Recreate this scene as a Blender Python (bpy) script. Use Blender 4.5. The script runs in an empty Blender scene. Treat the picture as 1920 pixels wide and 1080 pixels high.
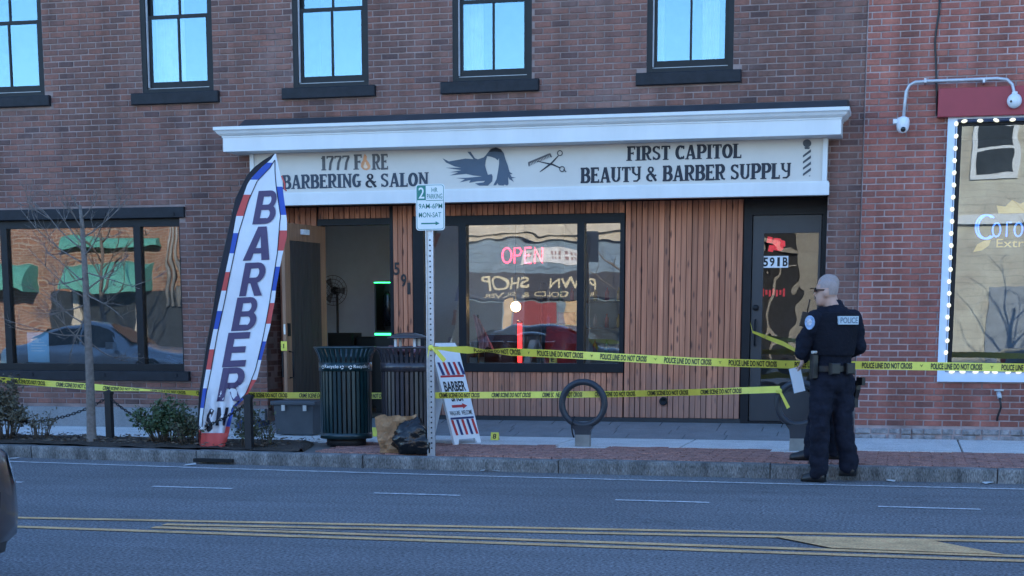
import bpy, math, random
from mathutils import Vector, Matrix, noise
R = math.radians
random.seed(7)
sc = bpy.context.scene
COL = sc.collection
# ------------------------------------------------------------------ camera
FPX, CYP, CAMH = 3000.0, 1109.29, 1.37
yaw, pit, rol = R(13.8117), R(-9.37597), R(-0.0307)
FW = Vector((-math.sin(yaw)*math.cos(pit), math.cos(yaw)*math.cos(pit), math.sin(pit)))
RT = Vector((math.cos(yaw), math.sin(yaw), 0))
UP = RT.cross(FW)
RT, UP = math.cos(rol)*RT+math.sin(rol)*UP, -math.sin(rol)*RT+math.cos(rol)*UP
CAM = Vector((0, 0, CAMH))
cd = bpy.data.cameras.new('camera'); cam = bpy.data.objects.new('camera', cd); COL.objects.link(cam)
cd.sensor_width = 36; cd.lens = 36*FPX/1920; cd.shift_y = (CYP-540)/1920; cd.clip_end = 2000; cd.clip_start = .05
cam.matrix_world = Matrix(((RT.x, UP.x, -FW.x, 0), (RT.y, UP.y, -FW.y, 0), (RT.z, UP.z, -FW.z, CAMH), (0, 0, 0, 1)))
sc.camera = cam
# ------------------------------------------------------------------ sky, sun, exposure
SUN_EL, SUN_AZ = R(23), R(14)          # azimuth from +Y towards +X: the sun stands behind the shops
w = bpy.data.worlds.new('World'); sc.world = w; w.use_nodes = True
nt = w.node_tree; bg = nt.nodes['Background']; sk = nt.nodes.new('ShaderNodeTexSky')
sk.sky_type = 'NISHITA'; sk.sun_disc = False; sk.sun_elevation = SUN_EL; sk.sun_rotation = SUN_AZ
sk.air_density = 1.0; sk.dust_density = 0.0; sk.ozone_density = 5.4
nt.links.new(sk.outputs[0], bg.inputs[0]); bg.inputs[1].default_value = .15
ld = bpy.data.lights.new('sun', 'SUN'); ld.energy = 2.0; ld.angle = R(.5); ld.color = (1, .88, .72)
sun = bpy.data.objects.new('sun', ld); COL.objects.link(sun)
sv = Vector((math.sin(SUN_AZ)*math.cos(SUN_EL), math.cos(SUN_AZ)*math.cos(SUN_EL), math.sin(SUN_EL)))
sun.rotation_euler = sv.to_track_quat('Z', 'Y').to_euler(); sun.location = (0, 30, 30)
vs = sc.view_settings; vs.view_transform = 'Standard'; vs.look = 'None'; vs.gamma = 1; vs.use_curve_mapping = False
vs.exposure = 2.12
# ------------------------------------------------------------------ pixel helpers (1920 x 1080)
def ray(x, y): return FW+(x-960)/FPX*RT-(y-CYP)/FPX*UP
def G(x, y, z=0.): d = ray(x, y); return CAM+d*((z-CAMH)/d.z)
def W(x, y, Y): d = ray(x, y); return CAM+d*(Y/d.y)
YF = 18.5      # brick fronts
YS = 18.98     # recessed shop front
ZW = .14       # pavement
# ------------------------------------------------------------------ materials
MATS = {}
def nodes(name):
    m = bpy.data.materials.new(name); m.use_nodes = True
    return m, m.node_tree, m.node_tree.nodes['Principled BSDF']
def mathn(t, op, a, b=None):
    n = t.nodes.new('ShaderNodeMath'); n.operation = op
    for i, v in enumerate((a, b)):
        if v is None: continue
        if isinstance(v, (int, float)): n.inputs[i].default_value = v
        else: t.links.new(v, n.inputs[i])
    return n.outputs[0]
def M(name, col, rough=.6, metal=0, var=.18, scale=6, bump=0, bscale=80, stretch=None, emit=0, ecol=None, coat=0, spec=.5, fine=0, ff=.55):
    if name in MATS: return MATS[name]
    m, t, b = nodes(name)
    geo = t.nodes.new('ShaderNodeNewGeometry'); src = geo.outputs['Position']
    if stretch:
        mp = t.nodes.new('ShaderNodeMapping'); mp.inputs['Scale'].default_value = stretch
        t.links.new(src, mp.inputs['Vector']); src = mp.outputs[0]
    n = t.nodes.new('ShaderNodeTexNoise'); n.inputs['Scale'].default_value = scale; n.inputs['Detail'].default_value = 6
    n.inputs['Roughness'].default_value = .65
    t.links.new(src, n.inputs['Vector'])
    r = t.nodes.new('ShaderNodeValToRGB'); e = r.color_ramp.elements
    e[0].position = .3; e[1].position = .7
    e[0].color = (*[c*(1-var) for c in col], 1); e[1].color = (*[min(1, c*(1+var)) for c in col], 1)
    t.links.new(n.outputs['Fac'], r.inputs[0]); out = r.outputs[0]
    if fine:
        n2 = t.nodes.new('ShaderNodeTexNoise'); n2.inputs['Scale'].default_value = fine; n2.inputs['Detail'].default_value = 3
        t.links.new(src, n2.inputs['Vector'])
        mx = t.nodes.new('ShaderNodeMix'); mx.data_type = 'RGBA'; mx.blend_type = 'OVERLAY'; mx.inputs[0].default_value = ff
        r2 = t.nodes.new('ShaderNodeValToRGB'); r2.color_ramp.elements[0].position = .3; r2.color_ramp.elements[1].position = .7
        t.links.new(n2.outputs['Fac'], r2.inputs[0])
        t.links.new(out, mx.inputs[6]); t.links.new(r2.outputs[0], mx.inputs[7]); out = mx.outputs[2]
    t.links.new(out, b.inputs['Base Color'])
    b.inputs['Roughness'].default_value = rough; b.inputs['Metallic'].default_value = metal
    b.inputs['Coat Weight'].default_value = coat; b.inputs['Specular IOR Level'].default_value = spec
    if emit:
        b.inputs['Emission Color'].default_value = (*(ecol or col), 1); b.inputs['Emission Strength'].default_value = emit
    if bump:
        n3 = t.nodes.new('ShaderNodeTexNoise'); n3.inputs['Scale'].default_value = bscale; n3.inputs['Detail'].default_value = 4
        t.links.new(src, n3.inputs['Vector'])
        bp = t.nodes.new('ShaderNodeBump'); bp.inputs['Strength'].default_value = bump; bp.inputs['Distance'].default_value = .02
        t.links.new(n3.outputs['Fac'], bp.inputs['Height']); t.links.new(bp.outputs[0], b.inputs['Normal'])
    MATS[name] = m; return m
BL, CH = .203, .0695
def brick_mat(name, cols, x0, z0, stain):
    m, t, b = nodes(name)
    geo = t.nodes.new('ShaderNodeNewGeometry'); sp = t.nodes.new('ShaderNodeSeparateXYZ'); t.links.new(geo.outputs['Position'], sp.inputs[0])
    row = mathn(t, 'FLOOR', mathn(t, 'DIVIDE', mathn(t, 'SUBTRACT', sp.outputs[2], z0), CH))
    half = mathn(t, 'MULTIPLY', mathn(t, 'FLOORED_MODULO', row, 2.), .5)
    c = mathn(t, 'FLOOR', mathn(t, 'ADD', mathn(t, 'DIVIDE', mathn(t, 'SUBTRACT', sp.outputs[0], x0), BL), half))
    cb = t.nodes.new('ShaderNodeCombineXYZ'); t.links.new(c, cb.inputs[0]); t.links.new(row, cb.inputs[1])
    wn = t.nodes.new('ShaderNodeTexWhiteNoise'); wn.noise_dimensions = '2D'; t.links.new(cb.outputs[0], wn.inputs['Vector'])
    r = t.nodes.new('ShaderNodeValToRGB'); el = r.color_ramp.elements
    for i, cc in enumerate(cols):
        e = el[i] if i < 2 else el.new(.5)
        e.position = i/(len(cols)-1) if i else 0; e.color = (*cc, 1)
    t.links.new(wn.outputs['Value'], r.inputs[0])
    n = t.nodes.new('ShaderNodeTexNoise'); n.inputs['Scale'].default_value = 45; n.inputs['Detail'].default_value = 5
    t.links.new(geo.outputs['Position'], n.inputs['Vector'])
    n2 = t.nodes.new('ShaderNodeTexNoise'); n2.inputs['Scale'].default_value = 1.1; n2.inputs['Detail'].default_value = 6; n2.inputs['Roughness'].default_value = .7
    t.links.new(geo.outputs['Position'], n2.inputs['Vector'])
    mx = t.nodes.new('ShaderNodeMix'); mx.data_type = 'RGBA'; mx.blend_type = 'OVERLAY'; mx.inputs[0].default_value = .35
    t.links.new(r.outputs[0], mx.inputs[6]); t.links.new(n.outputs['Fac'], mx.inputs[7])
    st = t.nodes.new('ShaderNodeMapRange'); st.inputs[1].default_value = .52; st.inputs[2].default_value = .75; st.inputs[4].default_value = .55
    t.links.new(n2.outputs['Fac'], st.inputs[0])
    m2 = t.nodes.new('ShaderNodeMix'); m2.data_type = 'RGBA'; t.links.new(st.outputs[0], m2.inputs[0])
    t.links.new(mx.outputs[2], m2.inputs[6]); m2.inputs[7].default_value = (*stain, 1)
    mp3 = t.nodes.new('ShaderNodeMapping'); mp3.inputs['Scale'].default_value = (5, 5, .5); t.links.new(geo.outputs['Position'], mp3.inputs[0])
    n4 = t.nodes.new('ShaderNodeTexNoise'); n4.inputs['Scale'].default_value = 1; n4.inputs['Detail'].default_value = 5; t.links.new(mp3.outputs[0], n4.inputs['Vector'])
    sk_ = t.nodes.new('ShaderNodeMapRange'); sk_.inputs[1].default_value = .35; sk_.inputs[2].default_value = .65; sk_.inputs[3].default_value = .68; sk_.inputs[4].default_value = 1.12; t.links.new(n4.outputs['Fac'], sk_.inputs[0])
    hv = t.nodes.new('ShaderNodeHueSaturation'); t.links.new(m2.outputs[2], hv.inputs['Color']); t.links.new(sk_.outputs[0], hv.inputs['Value'])
    t.links.new(hv.outputs[0], b.inputs['Base Color']); b.inputs['Roughness'].default_value = .85
    bp = t.nodes.new('ShaderNodeBump'); bp.inputs['Strength'].default_value = .5; bp.inputs['Distance'].default_value = .01
    t.links.new(n.outputs['Fac'], bp.inputs['Height']); t.links.new(bp.outputs[0], b.inputs['Normal'])
    MATS[name] = m; return m
def glass_mat(name, refl, tint=(1, 1, 1), wav=.02, wscale=1.6):
    m, t, b = nodes(name); t.nodes.remove(b)
    o = t.nodes['Material Output']
    gl = t.nodes.new('ShaderNodeBsdfGlossy'); gl.inputs['Roughness'].default_value = 0; gl.inputs['Color'].default_value = (*tint, 1)
    tr = t.nodes.new('ShaderNodeBsdfTransparent'); tr.inputs[0].default_value = (.88, .92, .92, 1)
    mx = t.nodes.new('ShaderNodeMixShader'); lw = t.nodes.new('ShaderNodeFresnel'); lw.inputs[0].default_value = 1.5
    t.links.new(mathn(t, 'MINIMUM', mathn(t, 'ADD', lw.outputs[0], refl), 1.), mx.inputs[0])
    t.links.new(tr.outputs[0], mx.inputs[1]); t.links.new(gl.outputs[0], mx.inputs[2])
    geo = t.nodes.new('ShaderNodeNewGeometry'); n = t.nodes.new('ShaderNodeTexNoise'); n.inputs['Scale'].default_value = wscale; n.inputs['Detail'].default_value = 2
    t.links.new(geo.outputs['Position'], n.inputs['Vector'])
    bp = t.nodes.new('ShaderNodeBump'); bp.inputs['Strength'].default_value = 1; bp.inputs['Distance'].default_value = wav
    t.links.new(n.outputs['Fac'], bp.inputs['Height']); t.links.new(bp.outputs[0], gl.inputs['Normal'])
    t.links.new(mx.outputs[0], o.inputs[0]); MATS[name] = m; return m
def slat_mat():
    m, t, b = nodes('cedar')
    geo = t.nodes.new('ShaderNodeNewGeometry'); oi = t.nodes.new('ShaderNodeObjectInfo')
    mp = t.nodes.new('ShaderNodeMapping'); mp.inputs['Scale'].default_value = (30, 30, 1.6); t.links.new(geo.outputs['Position'], mp.inputs[0])
    n = t.nodes.new('ShaderNodeTexNoise'); n.inputs['Scale'].default_value = 1; n.inputs['Detail'].default_value = 6; t.links.new(mp.outputs[0], n.inputs['Vector'])
    r = t.nodes.new('ShaderNodeValToRGB'); e = r.color_ramp.elements
    e[0].position = .3; e[0].color = (.34, .115, .058, 1); e[1].position = .72; e[1].color = (.58, .225, .118, 1)
    t.links.new(n.outputs['Fac'], r.inputs[0])
    hs = t.nodes.new('ShaderNodeHueSaturation'); t.links.new(r.outputs[0], hs.inputs['Color'])
    t.links.new(mathn(t, 'ADD', mathn(t, 'MULTIPLY', oi.outputs['Random'], .55), .72), hs.inputs['Value'])
    mp2 = t.nodes.new('ShaderNodeMapping'); mp2.inputs['Scale'].default_value = (15, 1, 4); t.links.new(geo.outputs['Position'], mp2.inputs[0])
    v = t.nodes.new('ShaderNodeTexVoronoi'); v.inputs['Scale'].default_value = 1; t.links.new(mp2.outputs[0], v.inputs['Vector'])
    k = t.nodes.new('ShaderNodeMapRange'); k.inputs[1].default_value = .10; k.inputs[2].default_value = .24; k.inputs[3].default_value = .85; k.inputs[4].default_value = 0
    t.links.new(v.outputs['Distance'], k.inputs[0])
    # weathering rises from the pavement splash zone
    sp = t.nodes.new('ShaderNodeSeparateXYZ'); t.links.new(geo.outputs['Position'], sp.inputs[0])
    n2 = t.nodes.new('ShaderNodeTexNoise'); n2.inputs['Scale'].default_value = 3; n2.inputs['Detail'].default_value = 6; t.links.new(geo.outputs['Position'], n2.inputs['Vector'])
    wz = mathn(t, 'SUBTRACT', mathn(t, 'ADD', .35, mathn(t, 'MULTIPLY', n2.outputs['Fac'], .95)), sp.outputs[2])
    wr = t.nodes.new('ShaderNodeMapRange'); wr.inputs[1].default_value = -.1; wr.inputs[2].default_value = .35; wr.inputs[4].default_value = .6; t.links.new(wz, wr.inputs[0])
    m1 = t.nodes.new('ShaderNodeMix'); m1.data_type = 'RGBA'; t.links.new(k.outputs[0], m1.inputs[0]); t.links.new(hs.outputs[0], m1.inputs[6]); m1.inputs[7].default_value = (.09, .03, .02, 1)
    m2 = t.nodes.new('ShaderNodeMix'); m2.data_type = 'RGBA'; t.links.new(wr.outputs[0], m2.inputs[0]); t.links.new(m1.outputs[2], m2.inputs[6]); m2.inputs[7].default_value = (.27, .155, .125, 1)
    t.links.new(m2.outputs[2], b.inputs['Base Color']); b.inputs['Roughness'].default_value = .6
    bp = t.nodes.new('ShaderNodeBump'); bp.inputs['Strength'].default_value = .3; bp.inputs['Distance'].default_value = .005
    t.links.new(n.outputs['Fac'], bp.inputs['Height']); t.links.new(bp.outputs[0], b.inputs['Normal'])
    MATS['cedar'] = m; return m
XB0, ZB0 = -12.0, .14
BRICK = brick_mat('brown_brick', [(.105, .056, .052), (.215, .105, .08), (.165, .08, .066), (.265, .125, .092), (.13, .083, .08), (.24, .1, .073)], XB0, ZB0, (.26, .175, .155))
BRICK2 = brick_mat('red_brick', [(.2, .075, .06), (.38, .13, .092), (.32, .105, .078), (.44, .17, .115), (.25, .105, .09), (.36, .115, .085)], XB0, ZB0, (.3, .16, .14))
ASPH = None
MORTAR = M('mortar', (.27, .195, .178), .95, var=.35, scale=3, bump=.4, bscale=120)
MORTAR2 = M('pale_mortar', (.38, .28, .265), .95, var=.4, scale=3, bump=.4, bscale=120)
BLACK = M('black_painted_metal', (.009, .010, .013), .45, var=.25, spec=.25)
NAVYST = M('dark_painted_stone', (.013, .014, .019), .6, var=.4, scale=9, bump=.2, spec=.3)
WHITE = M('white_paint', (.70, .70, .69), .5, var=.06, scale=1, stretch=(3, 3, .6), bump=.05, bscale=4)
GLASS = glass_mat('window_glass', .12, wav=.002, wscale=1.4)
GLASS_UP = glass_mat('sash_glass', .10, tint=(.62, .87, 1), wav=.0012)
GLASS_L = glass_mat('large_pane_glass', .09, wav=.003, wscale=1.1)
CEDAR = slat_mat()
CONC = M('concrete', (.60, .60, .585), .85, var=.14, scale=3, bump=.3, bscale=150, fine=90)
GRAN = M('granite', (.16, .16, .158), .8, var=.62, scale=6, stretch=(1, 1, .3), bump=.5, bscale=60, fine=120)
BLUEST = M('bluestone', (.20, .21, .22), .7, var=.16, scale=4, bump=.2, fine=60, ff=.15)
def road_mat():
    m, t, b = nodes('asphalt'); L = t.links.new
    geo = t.nodes.new('ShaderNodeNewGeometry'); pos = geo.outputs['Position']
    def noi(scale, detail=5, stretch=None, rough=.6):
        src = pos
        if stretch:
            mp = t.nodes.new('ShaderNodeMapping'); mp.inputs['Scale'].default_value = stretch; L(pos, mp.inputs[0]); src = mp.outputs[0]
        n = t.nodes.new('ShaderNodeTexNoise'); n.inputs['Scale'].default_value = scale; n.inputs['Detail'].default_value = detail; n.inputs['Roughness'].default_value = rough; L(src, n.inputs['Vector']); return n
    def ramp(x, a, b_, lo, hi):
        r = t.nodes.new('ShaderNodeMapRange'); r.inputs[1].default_value = a; r.inputs[2].default_value = b_; r.inputs[3].default_value = lo; r.inputs[4].default_value = hi; L(x, r.inputs[0]); return r.outputs[0]
    v = mathn(t, 'MULTIPLY', ramp(noi(.55, 6).outputs['Fac'], .3, .7, .82, 1.16), ramp(noi(1, 5, (.25, 3.2, 1)).outputs['Fac'], .3, .7, .86, 1.12))   # mottling, wheel tracks along the street
    v = mathn(t, 'MULTIPLY', v, ramp(noi(48, 2).outputs['Fac'], .34, .66, .35, 1.75))                                                       # aggregate
    v = mathn(t, 'MULTIPLY', v, ramp(noi(150, 1).outputs['Fac'], .3, .7, .75, 1.25))
    v = mathn(t, 'MULTIPLY', v, ramp(noi(1.9, 3).outputs['Fac'], .66, .74, 1, .72))                                                         # oil stains
    d = noi(2.2, 4); mp = t.nodes.new('ShaderNodeVectorMath'); mp.operation = 'ADD'; sc_ = t.nodes.new('ShaderNodeVectorMath'); sc_.operation = 'SCALE'; sc_.inputs['Scale'].default_value = 1.1
    L(d.outputs['Color'], sc_.inputs[0]); L(pos, mp.inputs[0]); L(sc_.outputs[0], mp.inputs[1])
    vo = t.nodes.new('ShaderNodeTexVoronoi'); vo.feature = 'DISTANCE_TO_EDGE'; vo.inputs['Scale'].default_value = .3; L(mp.outputs[0], vo.inputs['Vector'])
    crack = mathn(t, 'MULTIPLY', ramp(vo.outputs['Distance'], .0, .004, 1, 0), ramp(noi(.35, 2).outputs['Fac'], .5, .56, 0, 1))
    v = mathn(t, 'MULTIPLY', v, mathn(t, 'SUBTRACT', 1., mathn(t, 'MULTIPLY', crack, .6)))
    cb = t.nodes.new('ShaderNodeCombineColor')
    for i, c in enumerate((.150, .156, .164)): L(mathn(t, 'MULTIPLY', v, c), cb.inputs[i])
    L(cb.outputs[0], b.inputs['Base Color']); b.inputs['Roughness'].default_value = .8; b.inputs['Specular IOR Level'].default_value = .4
    bp = t.nodes.new('ShaderNodeBump'); bp.inputs['Strength'].default_value = .7; bp.inputs['Distance'].default_value = .02; L(noi(90, 3).outputs['Fac'], bp.inputs['Height']); L(bp.outputs[0], b.inputs['Normal'])
    MATS['asphalt'] = m; return m
def coursed(name, c1, c2, mort, bw, rh, msize, offset=.5):
    m, t, b = nodes(name); geo = t.nodes.new('ShaderNodeNewGeometry'); mp = t.nodes.new('ShaderNodeMapping'); mp.inputs['Rotation'].default_value = (R(90), 0, 0)
    t.links.new(geo.outputs['Position'], mp.inputs[0]); br = t.nodes.new('ShaderNodeTexBrick'); t.links.new(mp.outputs[0], br.inputs['Vector'])
    br.offset = offset; br.inputs['Color1'].default_value = (*c1, 1); br.inputs['Color2'].default_value = (*c2, 1); br.inputs['Mortar'].default_value = (*mort, 1)
    br.inputs['Scale'].default_value = 1; br.inputs['Mortar Size'].default_value = msize; br.inputs['Brick Width'].default_value = bw; br.inputs['Row Height'].default_value = rh
    n = t.nodes.new('ShaderNodeTexNoise'); n.inputs['Scale'].default_value = 2.2; n.inputs['Detail'].default_value = 6; t.links.new(geo.outputs['Position'], n.inputs['Vector'])
    mx = t.nodes.new('ShaderNodeMix'); mx.data_type = 'RGBA'; mx.blend_type = 'OVERLAY'; mx.inputs[0].default_value = .5; t.links.new(br.outputs[0], mx.inputs[6]); t.links.new(n.outputs['Fac'], mx.inputs[7])
    t.links.new(mx.outputs[2], b.inputs['Base Color']); b.inputs['Roughness'].default_value = .85; MATS[name] = m; return m
STEEL = M('galvanised_steel', (.55, .57, .58), .38, .85, var=.12, scale=30)
SOIL = M('soil', (.05, .037, .028), .95, var=.5, scale=18, bump=1, bscale=60)
LEAF = M('shrub_leaf', (.055, .095, .04), .55, var=.45, scale=25)
BARK = M('bark', (.19, .16, .14), .9, var=.3, scale=25, bump=.7, bscale=90)
ASPH = road_mat()
YELLOW = M('tape_yellow', (.80, .72, .10), .4, var=.08, scale=10)
TXTBLK = M('black_print', (.012, .012, .014), .6, var=.1)
# ------------------------------------------------------------------ objects
WL = {}
def tag(o, label=None, cat=None, group=None, kind=None):
    if label: o['label'] = label
    if cat: o['category'] = cat
    if group: o['group'] = group
    if kind: o['kind'] = kind
    return o
def thing(name, label, cat, loc, group=None):
    o = bpy.data.objects.new(name, None); COL.objects.link(o); o.location = loc; o.empty_display_size = .2
    WL[o.name] = Vector(loc); return tag(o, label, cat, group)
class MB:
    def __init__(s, xf=None): s.v = []; s.f = []; s.sm = []; s.xf = xf
    def add(s, vs_, fs, smooth=False):
        n = len(s.v)
        if s.xf is not None: vs_ = [s.xf @ Vector(p) for p in vs_]
        s.v += [tuple(p) for p in vs_]
        for f in fs: s.f.append([i+n for i in f]); s.sm.append(smooth)
        return s
    def box(s, x0, x1, y0, y1, z0, z1):
        return s.add([(x0,y0,z0),(x1,y0,z0),(x1,y1,z0),(x0,y1,z0),(x0,y0,z1),(x1,y0,z1),(x1,y1,z1),(x0,y1,z1)],
                     [(0,3,2,1),(4,5,6,7),(0,1,5,4),(1,2,6,5),(2,3,7,6),(3,0,4,7)])
    def cbox(s, x0, x1, y0, y1, z0, z1, c=.006):
        # front (low y) edges chamfered
        v = [(x0,y1,z0),(x1,y1,z0),(x1,y1,z1),(x0,y1,z1),(x0,y0+c,z0),(x1,y0+c,z0),(x1,y0+c,z1),(x0,y0+c,z1),
             (x0+c,y0,z0+c),(x1-c,y0,z0+c),(x1-c,y0,z1-c),(x0+c,y0,z1-c)]
        f = [(3,2,1,0),(0,1,5,4),(1,2,6,5),(2,3,7,6),(3,0,4,7),(4,5,9,8),(5,6,10,9),(6,7,11,10),(7,4,8,11),(8,9,10,11)]
        return s.add(v, f)
    def bar(s, a, b, w, h=None, up=(0,0,1)):
        a, b = Vector(a), Vector(b); h = h or w; d = (b-a).normalized(); u = Vector(up)
        if abs(d.dot(u)) > .99: u = Vector((0,1,0))
        r = d.cross(u).normalized(); u = r.cross(d)
        v = [p+r*sx*w/2+u*sz*h/2 for p in (a, b) for sx, sz in ((-1,-1),(1,-1),(1,1),(-1,1))]
        return s.add(v, [(0,1,2,3),(7,6,5,4),(0,4,5,1),(1,5,6,2),(2,6,7,3),(3,7,4,0)])
    def tube(s, pts, rad, n=8, cap=True, flat=1, closed=False):
        pts = [Vector(p) for p in pts]; k = len(pts); rad = rad if isinstance(rad, (list, tuple)) else [rad]*k
        vs_ = []; pr = None
        for i, p in enumerate(pts):
            if closed: d = pts[(i+1) % k]-pts[i-1]
            else: d = pts[min(i+1, k-1)]-pts[max(i-1, 0)]
            d = d.normalized() if d.length else Vector((0,0,1))
            if pr is None: pr = d.orthogonal().normalized()
            r = (pr-d*pr.dot(d)); r = r.normalized() if r.length > 1e-6 else d.orthogonal().normalized(); pr = r; u = d.cross(r)
            for j in range(n):
                a = 2*math.pi*j/n; vs_.append(p+r*math.cos(a)*rad[i]+u*math.sin(a)*rad[i]*flat)
        fs = []
        for i in range(k if closed else k-1):
            for j in range(n):
                i2 = (i+1) % k
                fs.append((i*n+j, i*n+(j+1) % n, i2*n+(j+1) % n, i2*n+j))
        if cap and not closed: fs += [tuple(range(n))[::-1], tuple(range((k-1)*n, k*n))]
        return s.add(vs_, fs, True)
    def lathe(s, prof, c=(0,0,0), n=24, cap=True):
        vs_ = []; k = len(prof)
        for r, z in prof:
            for j in range(n): a = 2*math.pi*j/n; vs_.append((c[0]+r*math.cos(a), c[1]+r*math.sin(a), c[2]+z))
        fs = [(i*n+j, i*n+(j+1) % n, (i+1)*n+(j+1) % n, (i+1)*n+j) for i in range(k-1) for j in range(n)]
        if cap: fs += [tuple(range(n))[::-1], tuple(range((k-1)*n, k*n))]
        return s.add(vs_, fs, True)
    def loft(s, rings, smooth=True, cap=True):
        n = len(rings[0]); k = len(rings); vs_ = [p for r in rings for p in r]
        fs = [(i*n+j, i*n+(j+1) % n, (i+1)*n+(j+1) % n, (i+1)*n+j) for i in range(k-1) for j in range(n)]
        if cap: fs += [tuple(range(n))[::-1], tuple(range((k-1)*n, k*n))]
        return s.add(vs_, fs, smooth)
    def prism(s, poly, o, u, v, d):
        o, u, v, d = Vector(o), Vector(u), Vector(v), Vector(d); n = len(poly)
        a = [o+u*p[0]+v*p[1] for p in poly]; b = [p+d for p in a]
        return s.add(a+b, [tuple(range(n)), tuple(range(n, 2*n))[::-1]]+[((i+1) % n, i, n+i, n+(i+1) % n) for i in range(n)])
    def ball(s, c, r, seg=12, rings=8):
        rx, ry, rz = r if isinstance(r, (list, tuple)) else (r, r, r)
        vs_ = []
        for i in range(rings+1):
            t = math.pi*i/rings
            for j in range(seg):
                a = 2*math.pi*j/seg; vs_.append((c[0]+rx*math.sin(t)*math.cos(a), c[1]+ry*math.sin(t)*math.sin(a), c[2]-rz*math.cos(t)))
        return s.add(vs_, [(i*seg+j, i*seg+(j+1) % seg, (i+1)*seg+(j+1) % seg, (i+1)*seg+j) for i in range(rings) for j in range(seg)], True)
    def build(s, name, mat, parent=None, org=None, **kw):
        me = bpy.data.meshes.new(name)
        if parent is not None: base = org if org is not None else WL[parent.name]
        elif org is not None: base = Vector(org)
        else:
            xs, ys, zs = zip(*s.v); base = Vector(((min(xs)+max(xs))/2, (min(ys)+max(ys))/2, min(zs)))
        base = Vector(base)
        me.from_pydata([(x-base.x, y-base.y, z-base.z) for x, y, z in s.v], [], s.f); me.validate()
        if any(s.sm) and len(s.sm) == len(me.polygons): me.polygons.foreach_set('use_smooth', s.sm)
        me.materials.append(mat if not isinstance(mat, str) else MATS[mat]); me.update()
        o = bpy.data.objects.new(name, me); COL.objects.link(o)
        if parent is not None: o.parent = parent; o.location = base-WL[parent.name]
        else: o.location = base
        WL[o.name] = base
        tag(o, kw.get('label'), kw.get('cat'), kw.get('group'), kw.get('kind')); return o
def link_piece(name, me, loc, parent, scale=(1,1,1), rot=None):
    o = bpy.data.objects.new(name, me); COL.objects.link(o); o.parent = parent; o.location = Vector(loc)-WL[parent.name]; o.scale = scale
    if rot: o.rotation_euler = rot
    WL[o.name] = Vector(loc); return o
def box(name, x0, x1, y0, y1, z0, z1, mat, parent=None, **kw): return MB().box(x0, x1, y0, y1, z0, z1).build(name, mat, parent, **kw)
# ------------------------------------------------------------------ lettering
def sans(s, bold=0.0):
    cu = bpy.data.curves.new('t', 'FONT'); cu.body = s; cu.offset = bold; cu.resolution_u = 3; cu.fill_mode = 'FRONT'
    ob = bpy.data.objects.new('t', cu); COL.objects.link(ob); bpy.context.view_layer.update()
    dg = bpy.context.evaluated_depsgraph_get(); me = bpy.data.meshes.new_from_object(ob.evaluated_get(dg))
    v = [(p.co.x, p.co.y) for p in me.vertices]; f = [list(p.vertices) for p in me.polygons]
    bpy.data.objects.remove(ob); bpy.data.curves.remove(cu); bpy.data.meshes.remove(me)
    xs = [p[0] for p in v]; ys = [p[1] for p in v]; x0, x1, y0, y1 = min(xs), max(xs), min(ys), max(ys)
    return [((x-x0)/(x1-x0), (y-y0)/(y1-y0)) for x, y in v], f
_sc = {}
def sansc(s, bold=0.0):
    if (s, bold) not in _sc: _sc[(s, bold)] = sans(s, bold)
    return _sc[(s, bold)]
def put_text(mb, s, o, u, v, bold=0.0, fn=None):
    """text into the box o + a*u + b*v, or through fn(a, b)"""
    vv, f = sansc(s, bold); o, u, v = Vector(o), Vector(u), Vector(v)
    mb.add([fn(a, b) if fn else o+u*a+v*b for a, b in vv], f)
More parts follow.
